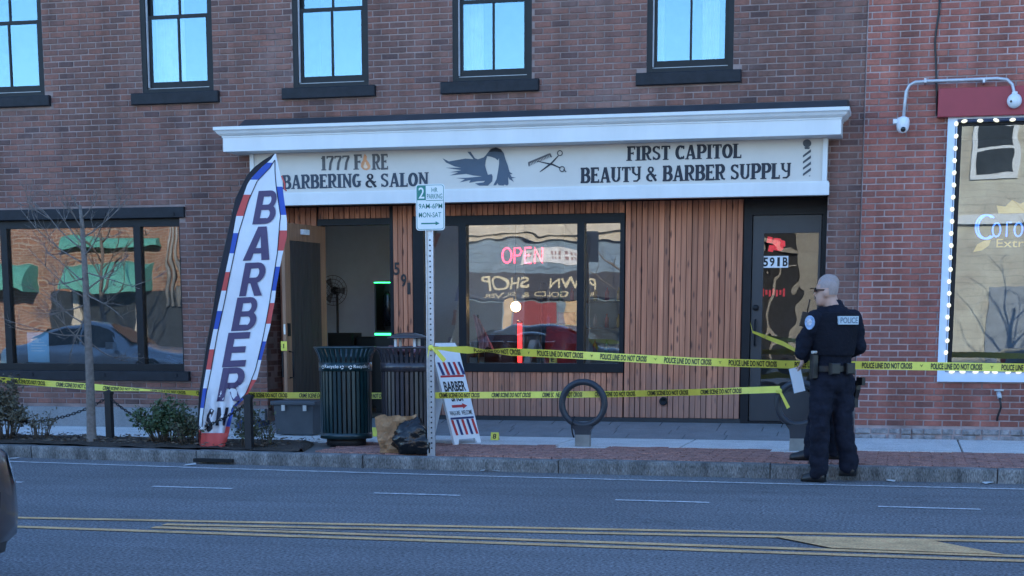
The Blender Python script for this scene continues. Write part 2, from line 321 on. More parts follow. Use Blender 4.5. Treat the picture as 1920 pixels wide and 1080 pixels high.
# a slab-serif face built from strokes
def arc(cx, cy, rx, ry, a0, a1, n=9): return [(cx+rx*math.cos(R(a0+(a1-a0)*i/n)), cy+ry*math.sin(R(a0+(a1-a0)*i/n))) for i in range(n+1)]
T1, T2 = .20, .12
def _gl():
    S = lambda x, y0=0, y1=1, t=T1: ('r', x-t/2, y0, x+t/2, y1)
    Hh = lambda x0, x1, y, t=T2: ('r', x0, y-t/2, x1, y+t/2)
    sf = lambda x, y, w=.17: ('r', x-w, y-.035, x+w, y+.035)
    b, t, mid = .035, .965, .52
    A = lambda pts, w=T1: ('p', pts, w)
    return {
     '1': (.36, [S(.2), sf(.2, b, .16), ('p', [(.2, .93), (.05, .82)], .1)]),
     '7': (.5, [Hh(.03, .47, .94, .12), ('p', [(.44, .92), (.28, .5), (.22, 0)], .15), ('r', .03, .8, .1, .95)]),
     'F': (.52, [S(.15), sf(.15, b), Hh(.02, .5, t), Hh(.15, .4, mid), ('r', .43, .78, .5, .97), ('r', .36, .42, .42, .62)]),
     'R': (.62, [S(.15), sf(.15, b), Hh(.02, .34, t), Hh(.15, .34, .47), A(arc(.33, .72, .17, .25, -90, 90)), ('p', [(.33, .47), (.46, .1), (.6, .04)], .15)]),
     'E': (.55, [S(.15), Hh(.02, .52, .05), Hh(.02, .5, t-.01), Hh(.15, .4, mid), ('r', .46, 0, .53, .22), ('r', .44, .78, .51, .99), ('r', .36, .42, .42, .62)]),
     'B': (.6, [S(.15), Hh(.02, .34, t-.01), Hh(.02, .36, .05), Hh(.15, .36, .52), A(arc(.33, .745, .15, .22, -90, 90)), A(arc(.35, .28, .17, .23, -90, 90))]),
     'A': (.66, [('p', [(.12, 0), (.32, 1)], .11), ('p', [(.54, 0), (.34, 1)], .18), Hh(.18, .5, .3), sf(.12, b, .12), sf(.54, b, .13)]),
     'I': (.34, [S(.17), sf(.17, b), sf(.17, t)]),
     'N': (.66, [S(.14, t=.12), S(.53, t=.12), ('p', [(.12, .98), (.55, .02)], .17), sf(.14, b, .13), sf(.12, t, .12), sf(.53, t, .13)]),
     'G': (.6, [A(arc(.32, .5, .21, .43, 50, 330, 14)), ('r', .4, .1, .56, .46), Hh(.32, .6, .44, .08)]),
     'C': (.58, [A(arc(.32, .5, .21, .43, 50, 310, 14)), ('r', .46, .72, .54, .96), ('r', .46, .04, .54, .26)]),
     'O': (.62, [A(arc(.31, .5, .21, .43, 0, 360, 18))]),
     'S': (.54, [A(arc(.27, .74, .16, .2, 30, 250, 9), .15), A(arc(.27, .28, .17, .22, 70, -150, 9), .15), ('p', [(.17, .6), (.38, .44)], .16), ('r', .4, .74, .47, .97), ('r', .06, .03, .13, .26)]),
     'L': (.52, [S(.15), sf(.15, t), Hh(.02, .5, .05), ('r', .43, 0, .5, .24)]),
     'P': (.58, [S(.15), sf(.15, b), Hh(.02, .34, t), Hh(.15, .34, .45), A(arc(.33, .71, .17, .255, -90, 90))]),
     'T': (.56, [S(.28), sf(.28, b), Hh(.02, .54, .94, .11), ('r', .02, .76, .09, .96), ('r', .47, .76, .54, .96)]),
     'U': (.64, [S(.15, .3, 1), S(.5, .3, 1, .12), A(arc(.325, .32, .175, .25, 180, 360, 10), .15), sf(.15, t, .15), sf(.5, t, .13)]),
     'Y': (.6, [('p', [(.12, 1), (.14, .62), (.3, .46), (.5, .5)], .15), ('p', [(.48, 1), (.48, .2), (.36, .06), (.14, .06)], .15), sf(.12, t, .12), sf(.48, t, .12)]),
     '&': (.72, [A(arc(.3, .77, .13, .17, 0, 360, 12), .12), A(arc(.3, .27, .2, .22, 20, 300, 12), .15), ('p', [(.22, .68), (.62, .04)], .15), ('p', [(.48, .3), (.62, .44)], .1)]),
     ' ': (.26, [])}
GLY = _gl()
def slab(mb, text, o, u, v, d):
    """serif text filling o..o+u..o+v ; every stroke is a thin plate, each a hair in front of the last; d = outward unit"""
    o, u, v, d = Vector(o), Vector(u), Vector(v), Vector(d); tot = sum(GLY[c][0] for c in text); x = 0; k = 0
    def P(a, b): return o+u*(a/tot)+v*b+d*(.0004*(k % 6))
    for ch in text:
        wd, st = GLY[ch]
        for s_ in st:
            k += 1
            if s_[0] == 'r':
                _, x0, y0, x1, y1 = s_; mb.add([P(x+x0, y0), P(x+x1, y0), P(x+x1, y1), P(x+x0, y1)], [(0,1,2,3)])
            else:
                _, pts, wdt = s_; n = len(pts); vs_ = []
                for i, p in enumerate(pts):
                    a, b = pts[max(i-1, 0)], pts[min(i+1, n-1)]
                    if pts[0] == pts[-1] or (abs(pts[0][0]-pts[-1][0]) < 1e-6 and abs(pts[0][1]-pts[-1][1]) < 1e-6):
                        a, b = pts[i-1 if i else n-2], pts[i+1 if i < n-1 else 1]
                    dx, dy = b[0]-a[0], b[1]-a[1]; l = math.hypot(dx, dy) or 1; ww = wdt/2*(.62+.38*abs(dy)/l)
                    vs_ += [P(x+p[0]-dy/l*ww, p[1]+dx/l*ww), P(x+p[0]+dy/l*ww, p[1]-dx/l*ww)]
                mb.add(vs_, [(2*i, 2*i+1, 2*i+3, 2*i+2) for i in range(n-1)])
        x += wd
# ================================================================== ground, road, kerb, pavement
KP = [(-60, 16.1), (-16, 16.0), (-12.5, 15.72), (-9.44, 15.39), (-6.36, 15.06), (-3.66, 14.88), (-1.22, 14.79), (1.02, 14.78), (6, 14.78), (60, 14.78)]
def KY(x):
    for (a, ya), (b, yb) in zip(KP, KP[1:]):
        if x <= b: return ya+(yb-ya)*(x-a)/(b-a)
    return KP[-1][1]
YK2 = 2.3                                       # near kerb, beside the camera
box('ground', -400, 400, -400, 400, -1, -.03, M('earth', (.16, .15, .13), .95, scale=.3), kind='structure')
xs = [-60, -16]+[-16+.5*i for i in range(1, 45)]+[60]
mb = MB()
mb.add([(x, YK2, 0) for x in xs]+[(x, KY(x), 0) for x in xs], [(i, i+1, len(xs)+i+1, len(xs)+i) for i in range(len(xs)-1)])
road = mb.build('road', ASPH, org=(0, 0, 0), kind='structure')
WPAINT = M('white_road_paint', (.52, .53, .54), .7, var=.5, scale=14, fine=70, ff=.5)
YPAINT = M('yellow_road_paint', (.64, .375, .165), .7, var=.3, scale=4, fine=75, ff=.4)
def strip(name, pts, wd, mat, z=.005):
    mb = MB(); a = [(x, y-wd/2, z) for x, y in pts]; b = [(x, y+wd/2, z) for x, y in pts]; n = len(pts)
    mb.add(a+b, [(i, i+1, n+i+1, n+i) for i in range(n-1)]); return mb.build(name, mat, road)
ex = [-30+.5*i for i in range(100)]
strip('edge_line', [(x, KY(x)-.50) for x in ex], .075, WPAINT)
for k in range(-6, 5):
    x0 = -6.37+2.06*k
    yy = 12.6+max(0, (-x0-3))*.045
    strip('lane_dash', [(x0, yy+.02), (x0+.76, yy)], .07, WPAINT)
def yl(px, py): p = G(px, py); return (p.x, p.y)
U0, U1 = yl(31, 971.5), yl(1920, 1009)
L0, L1 = yl(31, 988.5), yl(1920, 1053)
def lerp2(a, b, x): t = (x-a[0])/(b[0]-a[0]); return a[1]+(b[1]-a[1])*t
strip('yellow_line', [(x, lerp2(U0, U1, x)) for x in (-30, -6, 1, 9)], .10, YPAINT)
strip('yellow_line', [(x, lerp2(L0, L1, x)) for x in (-30, -6, 1, 9)], .10, YPAINT)
i0 = yl(290, 989)[0]
strip('yellow_line', [(i0, lerp2(U0, U1, i0)-.22), (1.2, lerp2(U0, U1, 1.2)-.22), (9, lerp2(U0, U1, 9)-.22)], .10, YPAINT, .0055)
strip('yellow_line', [(i0, lerp2(L0, L1, i0)+.2), (1.2, lerp2(L0, L1, 1.2)+.2), (9, lerp2(L0, L1, 9)+.2)], .10, YPAINT, .0055)
MB().add([(*yl(*p), .0095) for p in ((1452, 1008.5), (1560, 1030), (1885, 1042.5), (1735, 1013.5))], [(0,1,2,3)]).build('hatch_band', YPAINT, road)
MB().add([(*yl(*p), .0095) for p in ((276, 989), (500, 993), (1150, 1014), (700, 999))], [(0,1,2,3)]).build('hatch_band', YPAINT, road)
LITL = ('pale litter scrap in the gutter just left of the storm drain', 'pale litter scrap in the gutter at the mouth of the storm drain', 'larger pale litter scrap in the gutter between sign post and bike ring', 'tiny pale litter scrap in the gutter right of the sign post', 'pale litter scrap in the gutter right of the officer', 'pale litter scrap in the gutter near the right edge', 'pale litter scrap in the gutter near the left edge', 'tiny pale litter scrap in the gutter right of the clear bike ring')
for (px, py, s), lit_l in zip(((355, 873, .09), (440, 868, .06), (930, 884, .07), (905, 884, .03), (1670, 903, .08), (1850, 907, .09), (25, 861, .07), (1180, 888, .04)), LITL):
    p = G(px, py); a = random.random()*3
    MB(Matrix.Translation((p.x, p.y, .008)) @ Matrix.Rotation(a, 4, 'Z')).add([(-s, -.03, 0), (s*.6, -.045, .006), (s, .03, .012), (-.2*s, .04, .004)], [(0,1,2,3)]).build(
        'paper_scrap', M('dirty_paper', (.62, .62, .6), .8), label=lit_l, cat='litter', group='litter in the gutter')
# kerb: granite lengths
mb = MB()
mb.add([(x, KY(x)+.02, -.03) for x in xs]+[(x, KY(x)+.14, .118) for x in xs]+[(x, KY(x)+.02, .118) for x in xs],
       sum([[(i, i+1, 2*len(xs)+i+1, 2*len(xs)+i), (2*len(xs)+i, 2*len(xs)+i+1, len(xs)+i+1, len(xs)+i)] for i in range(len(xs)-1)], []))
kerb = mb.build('kerb', M('kerb_joint', (.07, .07, .07), .9), org=(0, 0, 0), kind='structure')
x = -14.6
while x < 5:
    L = random.choice((1.55, 1.7, 1.85, 2.0)); x1 = x+L
    a, b = x+.006, x1-.006; n = 6; dz = random.uniform(-.006, .004); rr = []
    for i in range(n+1):
        xx = a+(b-a)*i/n; y = KY(xx)+random.uniform(-.006, .006); zt = .13+dz+random.uniform(-.002, .002)
        rr.append([(xx, y+.012, -.02), (xx, y, .1+dz), (xx, y+.004, zt-.006), (xx, y+.018, zt), (xx, KY(xx)+.16, zt), (xx, KY(xx)+.16, -.02)])
    MB().loft(rr, smooth=False).build('kerb_stone', GRAN, kerb)
    x = x1
p0, p1 = G(383, 866), G(452, 868)                # storm-drain slot under the kerb
MB().box(p0.x, p1.x, KY(-7)-.09, KY(-7)+.06, .02, .055).build('drain_slot', M('drain_dark', (.01, .01, .01), .9), kerb)
# pavement base and its concrete flags
mb = MB(); n = len(xs)
mb.add([(x, KY(x)+.14, .118) for x in xs]+[(x, YF+.4, .118) for x in xs], [(i, i+1, n+i+1, n+i) for i in range(n-1)])
walk = mb.build('sidewalk', M('joint_sand', (.14, .13, .12), .95, scale=30), org=(0, 0, 0), kind='structure')
XLo, XRo = W(526, 600, YS).x, W(1545, 600, YF).x
YB = 16.62                                       # back edge of the brick strip
def flag(name, x0, x1, y0, y1, z, mat):
    g = .006; MB().add([(x0+g, y0+g, z-.03), (x1-g, y0+g, z-.03), (x1-g, y1-g, z-.03), (x0+g, y1-g, z-.03),
                 (x0+g*2, y0+g*2, z), (x1-g*2, y0+g*2, z), (x1-g*2, y1-g*2, z), (x0+g*2, y1-g*2, z)],
                [(0,1,5,4), (1,2,6,5), (2,3,7,6), (3,0,4,7), (4,5,6,7)]).build(name, mat, walk)
nb = 5; brk = [XLo-1.5*k for k in range(6, 0, -1)]+[XLo+(XRo-XLo)*k/nb for k in range(nb)]+[XRo+1.5*k for k in range(5)]
for x, x1 in zip(brk, brk[1:]):
    yb = 17.86 if XLo-.01 <= x < XRo-.01 else YF
    ya = YB if x > -6.6 else 16.75
    flag('concrete_flag', x, x1, ya, yb, .136+random.uniform(-.002, .002), CONC)
# bluestone apron and recess floor
ap = MB().box(XLo, XRo, 17.862, YS+.3, .1, .118).build('shop_apron', M('apron_joint', (.08, .085, .09), .9), kind='structure', org=(-4, 18.5, .1))
y = 17.87
while y < YS-.05:
    x = XLo-.2-random.random()*.3; ze = .138+(y-17.86)*.112
    while x < XRo+.3:
        L = random.uniform(.45, .75); x0, x1 = max(x, XLo+.0), min(x+L, XRo)
        if x1-x0 > .05:
            MB().add([(x0+.004, y+.004, ze), (x1-.004, y+.004, ze), (x1-.004, y+.276, ze+.031), (x0+.004, y+.276, ze+.031), (x0+.004, y+.004, .1), (x1-.004, y+.004, .1)],
                     [(0,1,2,3), (4,5,1,0)]).build('bluestone_flag', BLUEST, ap)
        x += L
    y += .28
# brick paving strip beside the kerb
pv = MB(); j = 0; y = 14.85
PAVER = M('paving_brick', (.32, .165, .135), .85, var=.4, scale=7, bump=.3, bscale=70, fine=60)
while y < YB:
    x = -6.15+(.1 if j % 2 else 0)
    while x < 5:
        if y > KY(x)+.165 and not (x < -5.9 and y < 16.4):
            z = .134+random.uniform(-.003, .003); a = random.uniform(-.002, .002)
            pv.add([(x+.005, y+.004, z-.03), (x+.198, y+.004, z-.03), (x+.198, y+.098, z-.03), (x+.005, y+.098, z-.03), (x+.007, y+.006, z+a), (x+.196, y+.006, z), (x+.196, y+.096, z-a), (x+.007, y+.096, z)],
                   [(0,1,5,4), (1,2,6,5), (2,3,7,6), (3,0,4,7), (4,5,6,7)])
        x += .203
    y += .102; j += 1
pv.build('brick_paving', PAVER, walk, kind='stuff')
# planting bed
mb = MB(); nx, ny = 70, 10; vs_ = []; fs = []
bx0, bx1 = -16, -5.95
for i in range(nx+1):
    for k in range(ny+1):
        xx = bx0+(bx1-bx0)*i/nx; ya = KY(xx)+.165; yb = 16.72
        if xx > -6.5: yb = ya+(16.72-ya)*max(.08, 1-((xx+6.5)/.55)**2)
        yy = ya+(yb-ya)*k/ny; vs_.append((xx, yy, .135+.03*noise.noise((xx*5, yy*5, 0))+.035*math.sin(math.pi*k/ny)))
fs = [(i*(ny+1)+k, (i+1)*(ny+1)+k, (i+1)*(ny+1)+k+1, i*(ny+1)+k+1) for i in range(nx) for k in range(ny)]
bed = MB().add(vs_, fs, True).build('planting_bed', SOIL, kind='structure', org=(-9, 16, .13))
lit = MB()
for i in range(900):
    xx = random.uniform(-12.5, -6.2); yy = random.uniform(KY(xx)+.2, 16.6); a = random.random()*6; s = random.uniform(.012, .04); z = .165+.02*random.random()
    lit.add([(xx+s*math.cos(a), yy+s*math.sin(a), z), (xx-s*.4*math.sin(a), yy+s*.4*math.cos(a), z+.012), (xx-s*math.cos(a), yy-s*math.sin(a), z+.004), (xx+s*.4*math.sin(a), yy-s*.4*math.cos(a), z)], [(0,1,2,3)])
lit.build('leaf_litter', M('dead_leaf', (.13, .095, .065), .9, var=.5, scale=30), bed, kind='stuff')

# ================================================================== brick fronts
XSEAM = W(1614, 400, YF).x
def xz(px0, px1, py0, py1, Y=YF):
    ym, xm = (py0+py1)/2, (px0+px1)/2
    return W(px0, ym, Y).x, W(px1, ym, Y).x, W(xm, py1, Y).z, W(xm, py0, Y).z
UPW = [(-55, 80, 178, 182, 202, -76, 96), (264, 398, 171, 173, 195, 249, 412), (548, 690, 160, 163, 184, 531, 705), (848, 997, 148, 151, 174, 828, 1011), (1213, 1376, 131, 134, 158, 1193, 1390)]
upper = []
for (a, b, yb, s0, s1, c, d) in UPW:
    x0, x1, z0, _ = xz(a, b, 0, yb); zt, zb = W((a+b)/2, s0, YF).z, W((a+b)/2, s1, YF).z
    X0 = W(a, yb-80, YF).x; X1 = W(b, yb-80, YF).x
    upper.append((X0, X1, zt, zt+1.78, zb, zt, W(c, s1, YF).x, W(d, s1, YF).x))
LWX1 = W(341, 560, YF).x; LWX0 = W(-270, 560, YF).x
LWZ0, LWZ1 = W(170, 695, YF).z, W(170, 411, YF).z
LIN = (LWX0-.1, W(347, 402, YF).x, LWZ1, W(170, 391, YF).z); SILL = (LWX0-.1, W(357, 704, YF).x, W(170, 713, YF).z, LWZ0)
ZSOF = W(1050, 374, 18.36).z                       # underside of the sign
HB = 9.35
opens = [(u[0], u[1], u[2], u[3]) for u in upper]+[(LWX0, LWX1, LWZ0, LWZ1), (XLo, XRo, 0, ZSOF+.02)]
solid = [(u[6], u[7], u[4], u[5]) for u in upper]+[LIN, SILL, (-40, XLo-.012, 0, W(170, 762, YF).z)]
def wall_boxes(mb, X0, X1, Z0, Z1, holes, y0, y1):
    xs_ = sorted({X0, X1, *[h[0] for h in holes], *[h[1] for h in holes]}); zs_ = sorted({Z0, Z1, *[h[2] for h in holes], *[h[3] for h in holes]})
    xs_ = [x for x in xs_ if X0 <= x <= X1]; zs_ = [z for z in zs_ if Z0 <= z <= Z1]
    for a, b in zip(xs_, xs_[1:]):
        run = None
        for c, d in zip(zs_, zs_[1:]):
            inside = any(h[0]-1e-6 <= a and b <= h[1]+1e-6 and h[2]-1e-6 <= c and d <= h[3]+1e-6 for h in holes)
            if inside:
                if run: mb.box(a, b, y0, y1, *run); run = None
            else: run = (run[0], d) if run else (c, d)
        if run: mb.box(a, b, y0, y1, *run)
def bricks(X0, X1, Z0, Z1, holes, yf, mat, parent, xf=None, nind=300):
    """one brick per cell of the running bond, clipped to the openings"""
    st = MB(xf); full = []
    r0 = int(math.floor((Z0-ZB0)/CH+1e-6)); r1 = int(math.ceil((Z1-ZB0)/CH))
    for r in range(r0, r1):
        za, zb = ZB0+r*CH+.0068, ZB0+(r+1)*CH-.0068
        if za < Z0-.01 or zb > Z1+.03: continue
        off = .5 if r % 2 else 0.
        iv = [(X0, X1)]
        for h in holes:
            if h[2] < zb-.004 and h[3] > za+.004:
                nv = []
                for a, b in iv:
                    if h[1] <= a or h[0] >= b: nv.append((a, b)); continue
                    if h[0] > a: nv.append((a, h[0]))
                    if h[1] < b: nv.append((h[1], b))
                iv = nv
        for a, b in iv:
            c0 = int(math.floor((a-XB0)/BL+off)); c1 = int(math.floor((b-XB0)/BL+off))
            for c in range(c0, c1+1):
                ca = XB0+(c-off)*BL; xa, xb = max(a+.002, ca+.0075), min(b-.002, ca+BL-.0075)
                if xb-xa < .02: continue
                dy = random.uniform(-.003, .003); dz = random.uniform(-.0012, .0012)
                if xf is None and xb-xa > BL-.0152: full.append((xa, xb, za+dz, zb+dz, dy))
                else: st.cbox(xa, xb, yf+dy, yf+.03, za+dz, zb+dz, .004)
    full.sort(key=lambda q: (q[0]+q[1])**2/4+((q[2]+q[3])/2-1.9)**2*.6)
    proto = None
    for i, (xa, xb, za, zb, dy) in enumerate(full):
        if i < nind:
            if proto is None:
                proto = MB().cbox(0, BL-.015, 0, .03, 0, CH-.0136, .003).build('brick', mat, parent, org=Vector((xa, yf+dy, za)))
                # geometry was written around the origin: shift it back
                proto.data.transform(Matrix.Translation((xa, yf+dy, za)))
            else: link_piece('brick', proto.data, (xa, yf+dy, za), parent)
        else: st.cbox(xa, xb, yf+dy, yf+.03, za, zb, .004)
    if st.v: st.build('brickwork', mat, parent, kind='stuff')
bld = thing('brick_building', 'long brown brick building with black sash windows above a recessed wood clad shopfront', 'building', (-6, YF, .14))
mb = MB(); wall_boxes(mb, -40, XSEAM, -.05, HB, opens, YF+.007, YF+.36)
mb.build('wall', MORTAR, bld)
mb = MB(); mb.box(-40, XSEAM, 27.5, 27.8, -.05, HB); mb.box(-40, -39.7, YF+.36, 27.5, -.05, HB); mb.box(XSEAM-.25, XSEAM, YF+.36, 27.5, -.05, HB); mb.box(-40, XSEAM, YF, 27.8, HB, HB+.2)
mb.box(-39.7, XSEAM-.25, YS+.12, 27.5, 3.12, 3.3)
mb.build('rear_walls_and_roof', M('plaster', (.3, .3, .29), .9), bld)
bricks(-12.6, XSEAM-.004, .14, 5.75, opens+solid, YF, BRICK, bld)
# brick return on the left side of the recess, facing right
xr = Matrix.Translation((XLo, YF, 0)) @ Matrix.Rotation(R(90), 4, 'Z')
for q_ in (XLo-.33, XRo+.01): MB().box(q_, q_+.32, YF+.362, YS+.15, .1, ZSOF).build('recess_side_wall', MORTAR, bld)
st = MB()
for r in range(0, int((ZSOF-.14)/CH)):
    za = .14+r*CH; y = YF+.03-(BL/2 if r % 2 else 0)
    while y < YS:
        a, b = max(y+.005, YF+.031), min(y+BL-.005, YS)
        if b-a > .02: st.box(XLo-.02, XLo+random.uniform(-.002, .003), a, b, za+.0075, za+CH-.0075)
        y += BL
st.build('return_brickwork', BRICK, bld, kind='stuff')
# stone base course on the left, plinth on the pier
zb = W(170, 763, YF).z; x = -14.5
while x < XLo-.05:
    x1 = min(x+random.uniform(1.3, 1.9), XLo-.015)
    MB().cbox(x+.004, x1-.004, YF-.05, YF+.02, .1, zb+random.uniform(-.006, .004), .008).build('base_stone', BLUEST, bld); x = x1
a, b, c, d = xz(1563, 1602, 768, 815, YF); MB().cbox(XRo+.02, XSEAM-.005, YF-.06, YF+.02, .1, d, .01).build('pier_plinth', BLUEST, bld)
# --- upper sash windows
def sash(u, curt):
    x0, x1, z0, z1, sb, stp, sx0, sx1 = u
    y0 = YF+.07
    fr = MB(); t = .06
    fr.box(x0, x0+t, YF+.015, y0+.1, z0, z1); fr.box(x1-t, x1, YF+.015, y0+.1, z0, z1); fr.box(x0+t, x1-t, YF+.017, y0+.1, z1-t, z1); fr.box(x0+t, x1-t, YF+.017, y0+.1, z0, z0+.05)
    o = fr.build('window', BLACK, bld, org=((x0+x1)/2, YF, z0))
    zr = z0+.05+.86; xm = (x0+x1)/2
    sh = MB(); s = .045
    for za, zc, yy, bot in ((z0+.05, zr, y0+.0, .085), (zr-.04, z1-t, y0+.045, .04)):
        sh.box(x0+t, x0+t+s, yy, yy+.04, za, zc); sh.box(x1-t-s, x1-t, yy, yy+.04, za, zc)
        sh.box(x0+t+s, x1-t-s, yy+.001, yy+.039, za, za+bot); sh.box(x0+t+s, x1-t-s, yy+.001, yy+.039, zc-.04, zc)
        sh.box(xm-.011, xm+.011, yy+.003, yy+.037, za+bot, zc-.04)
        for a, b in ((x0+t+s, xm-.011), (xm+.011, x1-t-s)):
            MB().box(a, b, yy+.018, yy+.022, za+bot, zc-.04).build('pane', GLASS_UP, o)
    sh.build('sash', BLACK, o)
    MB().box(x0+t, x1-t, y0-.02, y0-.001, z0+.0505, z0+.062).build('flashing', M('grey_sealant', (.45, .45, .45), .7), o)
    MB().box(x0+t+.001, x0+t+.014, y0-.03, y0-.001, z0+.07, z1-t).build('side_track', M('sash_track', (.5, .5, .52), .5), o)
    MB().cbox(sx0, sx1, YF-.055, YF+.1, sb, stp-.002, .008).build('sill', NAVYST, o)
    MB().box(x0+.02, x1-.02, YF+.9, YF+.92, z0-.3, z1+.2).build('room_shade', M('dim_interior', (.12, .12, .13), .9), o)
    for a, b in curt:
        n = 16; xa, xb = x0+t+(x1-x0-2*t)*a, x0+t+(x1-x0-2*t)*b
        pts = [(xa+(xb-xa)*i/n, y0+.2+.02*math.sin(i*1.9)) for i in range(n+1)]
        MB().add([(x, y, z0+.06) for x, y in pts]+[(x, y, z1) for x, y in pts], [(i, i+1, n+2+i, n+1+i) for i in range(n)], True).build('curtain', M('pale_curtain', (.48, .42, .46), .9), o)
for u, cu in zip(upper, ([(0, .12)], [(.02, .5)], [(.86, 1)], [(0, .3)], [(0, .12), (.62, .85)])): sash(u, cu)
# --- large ground-floor window on the left
x0, x1, z0, z1 = LWX0, LWX1, LWZ0, LWZ1; y0 = YF+.05
fr = MB(); zg1, zg0 = W(170, 426, YF).z, W(170, 682, YF).z
fr.box(x0, x1, y0, y0+.12, zg1, z1-.001); fr.box(x0, x1, y0, y0+.12, z0+.001, zg0)
ms = [W(-130, 560, YF).x, W(8, 560, YF).x, W(257, 560, YF).x]
fr.box(x0, x0+.07, y0+.002, y0+.118, zg0, zg1); fr.box(x1-.035, x1, y0+.002, y0+.118, zg0, zg1)
for m_ in ms: fr.box(m_-.045, m_+.045, y0+.002, y0+.118, zg0, zg1)
lw = fr.build('window', BLACK, bld, org=((x0+x1)/2, YF, z0))
ed = [x0+.07]+[v for m_ in ms for v in (m_-.045, m_+.045)]+[x1-.035]
for a, b in zip(ed[::2], ed[1::2]): MB().box(a, b, y0+.05, y0+.058, zg0, zg1).build('pane', GLASS_L, lw)
MB().cbox(LIN[0], LIN[1], YF-.04, YF+.2, LIN[2], LIN[3], .006).build('lintel', NAVYST, lw)
MB().cbox(SILL[0], SILL[1], YF-.06, YF+.2, SILL[2], SILL[3], .006).build('sill', NAVYST, lw)
for px, py in ((47, 403), (195, 402), (323, 401), (60, 702), (195, 703), (330, 704)):
    p = W(px, py, YF-.05); yy = YF-.04 if py < 500 else YF-.06
    MB().box(p.x-.02, p.x+.02, yy-.012, yy+.01, p.z-.02, p.z+.02).build('bolt_plate', NAVYST, lw)
a, b, c, d = xz(57, 97, 623, 679, YF+.2)
pp = MB().box(a, b, YF+.13, YF+.134, c, d).build('notice', M('pale_blue_paper', (.35, .62, .8), .7, var=.05), lw)
wl = MB()
for k in range(5): wl.box(a+.05, a+.2+.04*(k % 3), YF+.127, YF+.1295, d-.1-.035*k, d-.088-.035*k)
wl.ball(((a+b)/2-.02, YF+.128, d-.1), (.035, .002, .035), 10, 6); wl.build('notice_print', M('white_print', (.8, .85, .88), .7), pp)
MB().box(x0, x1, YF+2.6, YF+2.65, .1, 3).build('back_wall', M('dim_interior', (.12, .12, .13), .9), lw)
# ================================================================== cornice, fascia and sign
YC = 17.98; YG = 18.37
cxl, cxr = W(399, 240, YC).x, W(1593, 197, YC).x
zt = (W(399, 240, YC).z+W(1593, 197, YC).z)/2; zf = (W(413, 285, YC+.08).z+W(1578, 251, YC+.08).z)/2
sxl, sxr = W(470, 330, YG).x, W(1551, 310, YG).x
zs0 = (W(535, 387, YG).z+W(1551, 363, YG).z)/2
prof = [(0, 0), (-.0, -.035), (.02, -.05), (.035, -.075), (.06, -.095), (.075, -.1), (.075, -.115), (.085, -.118), (.085, zf-zt)]
mb = MB(); ring = []
for dy, dz in prof:
    e = dy; ring.append([(cxl+e, YF+.01, zt+dz), (cxl+e, YC+dy, zt+dz), (cxr-e, YC+dy, zt+dz), (cxr-e, YF+.01, zt+dz)])
vs_ = [p for r in ring for p in r]; k = len(ring)
fs = [(i*4+j, (i+1)*4+j, (i+1)*4+j+1, i*4+j+1) for i in range(k-1) for j in range(3)]+[(0, 1, 2, 3), tuple(range((k-1)*4, k*4))[::-1]]
crn = mb.add(vs_, fs).build('cornice', WHITE, bld, org=((cxl+cxr)/2, YF, zt))
MB().add([(cxl+.23, YF-.0, zt+.13), (cxr-.03, YF, zt+.13), (cxr-.0, YF-.0, zt+.002), (cxl+.2, YF, zt+.002), (cxl+.23, YF-.12, zt+.12), (cxr-.05, YF-.12, zt+.12), (cxr-.03, YF-.3, zt+.002), (cxl+.2, YF-.3, zt+.002)],
         [(0,1,5,4), (4,5,6,7), (0,4,7,3), (1,2,6,5)]).build('roof_flashing', M('lead_flashing', (.035, .038, .045), .5), crn)
sg = thing('shop_sign', 'long white fascia sign with dark lettering for barbering and beauty supply', 'sign', ((sxl+sxr)/2, YG, zs0))
MB().box(sxl, sxr, YG, YF+.005, zs0, zf-.002).build('sign_board', M('sign_cream', (.64, .59, .53), .5, var=.05, scale=2), sg)
zr = (W(535, 362, YG).z+W(1551, 345, YG).z)/2
mb = MB(); mb.box(sxl-.03, sxr+.03, YG-.035, YG-.001, zs0-.003, zr); mb.box(sxl-.02, sxr+.02, YG-.022, YG-.001, zr+.0005, zr+.018)
mb.build('lower_rail', WHITE, sg)
for q_ in (sxl, sxr-.05): MB().box(q_, q_+.05, YG-.02, YG-.001, zr+.02, zf-.004).build('end_stile', WHITE, sg)
INK = M('sign_ink', (.035, .05, .075), .6, var=.15); INKD = M('sign_ink_dark', (.015, .018, .03), .6)
INKW = M('sign_ink_warm', (.12, .115, .12), .7, var=.2)
YT = YG-.004
def sign_text(s, p0, p1, yt, yb, mat, name):
    xm = (p0+p1)/2; x0, x1 = W(p0, (yt+yb)/2, YT).x, W(p1, (yt+yb)/2, YT).x; z0, z1 = W(xm, yb, YT).z, W(xm, yt, YT).z
    tot = sum(GLY[c][0] for c in s); acc = 0
    for wd_ in s.split(' '):
        l = sum(GLY[c][0] for c in wd_); mb = MB(); slab(mb, wd_, (x0+(x1-x0)*acc/tot, YT, z0), ((x1-x0)*l/tot, 0, 0), (0, 0, z1-z0), (0, -1, 0)); mb.build(name, mat, sg); acc += l+GLY[' '][0]
sign_text('1777', 601, 656, 292, 319, INKW, 'lettering')
sign_text('F', 663, 679, 290, 318, INKW, 'lettering')
sign_text('RE', 697, 728, 289, 318, INKW, 'lettering')
sign_text('BARBERING', 529, 677, 327, 353, INK, 'lettering')
sign_text('&', 684, 708, 325, 352, INKD, 'lettering')
sign_text('SALON', 713, 804, 324, 350, INK, 'lettering')
sign_text('FIRST CAPITOL', 1175, 1391, 272, 299, INKD, 'lettering')
sign_text('BEAUTY & BARBER SUPPLY', 1088, 1483, 310, 339, INKD, 'lettering')
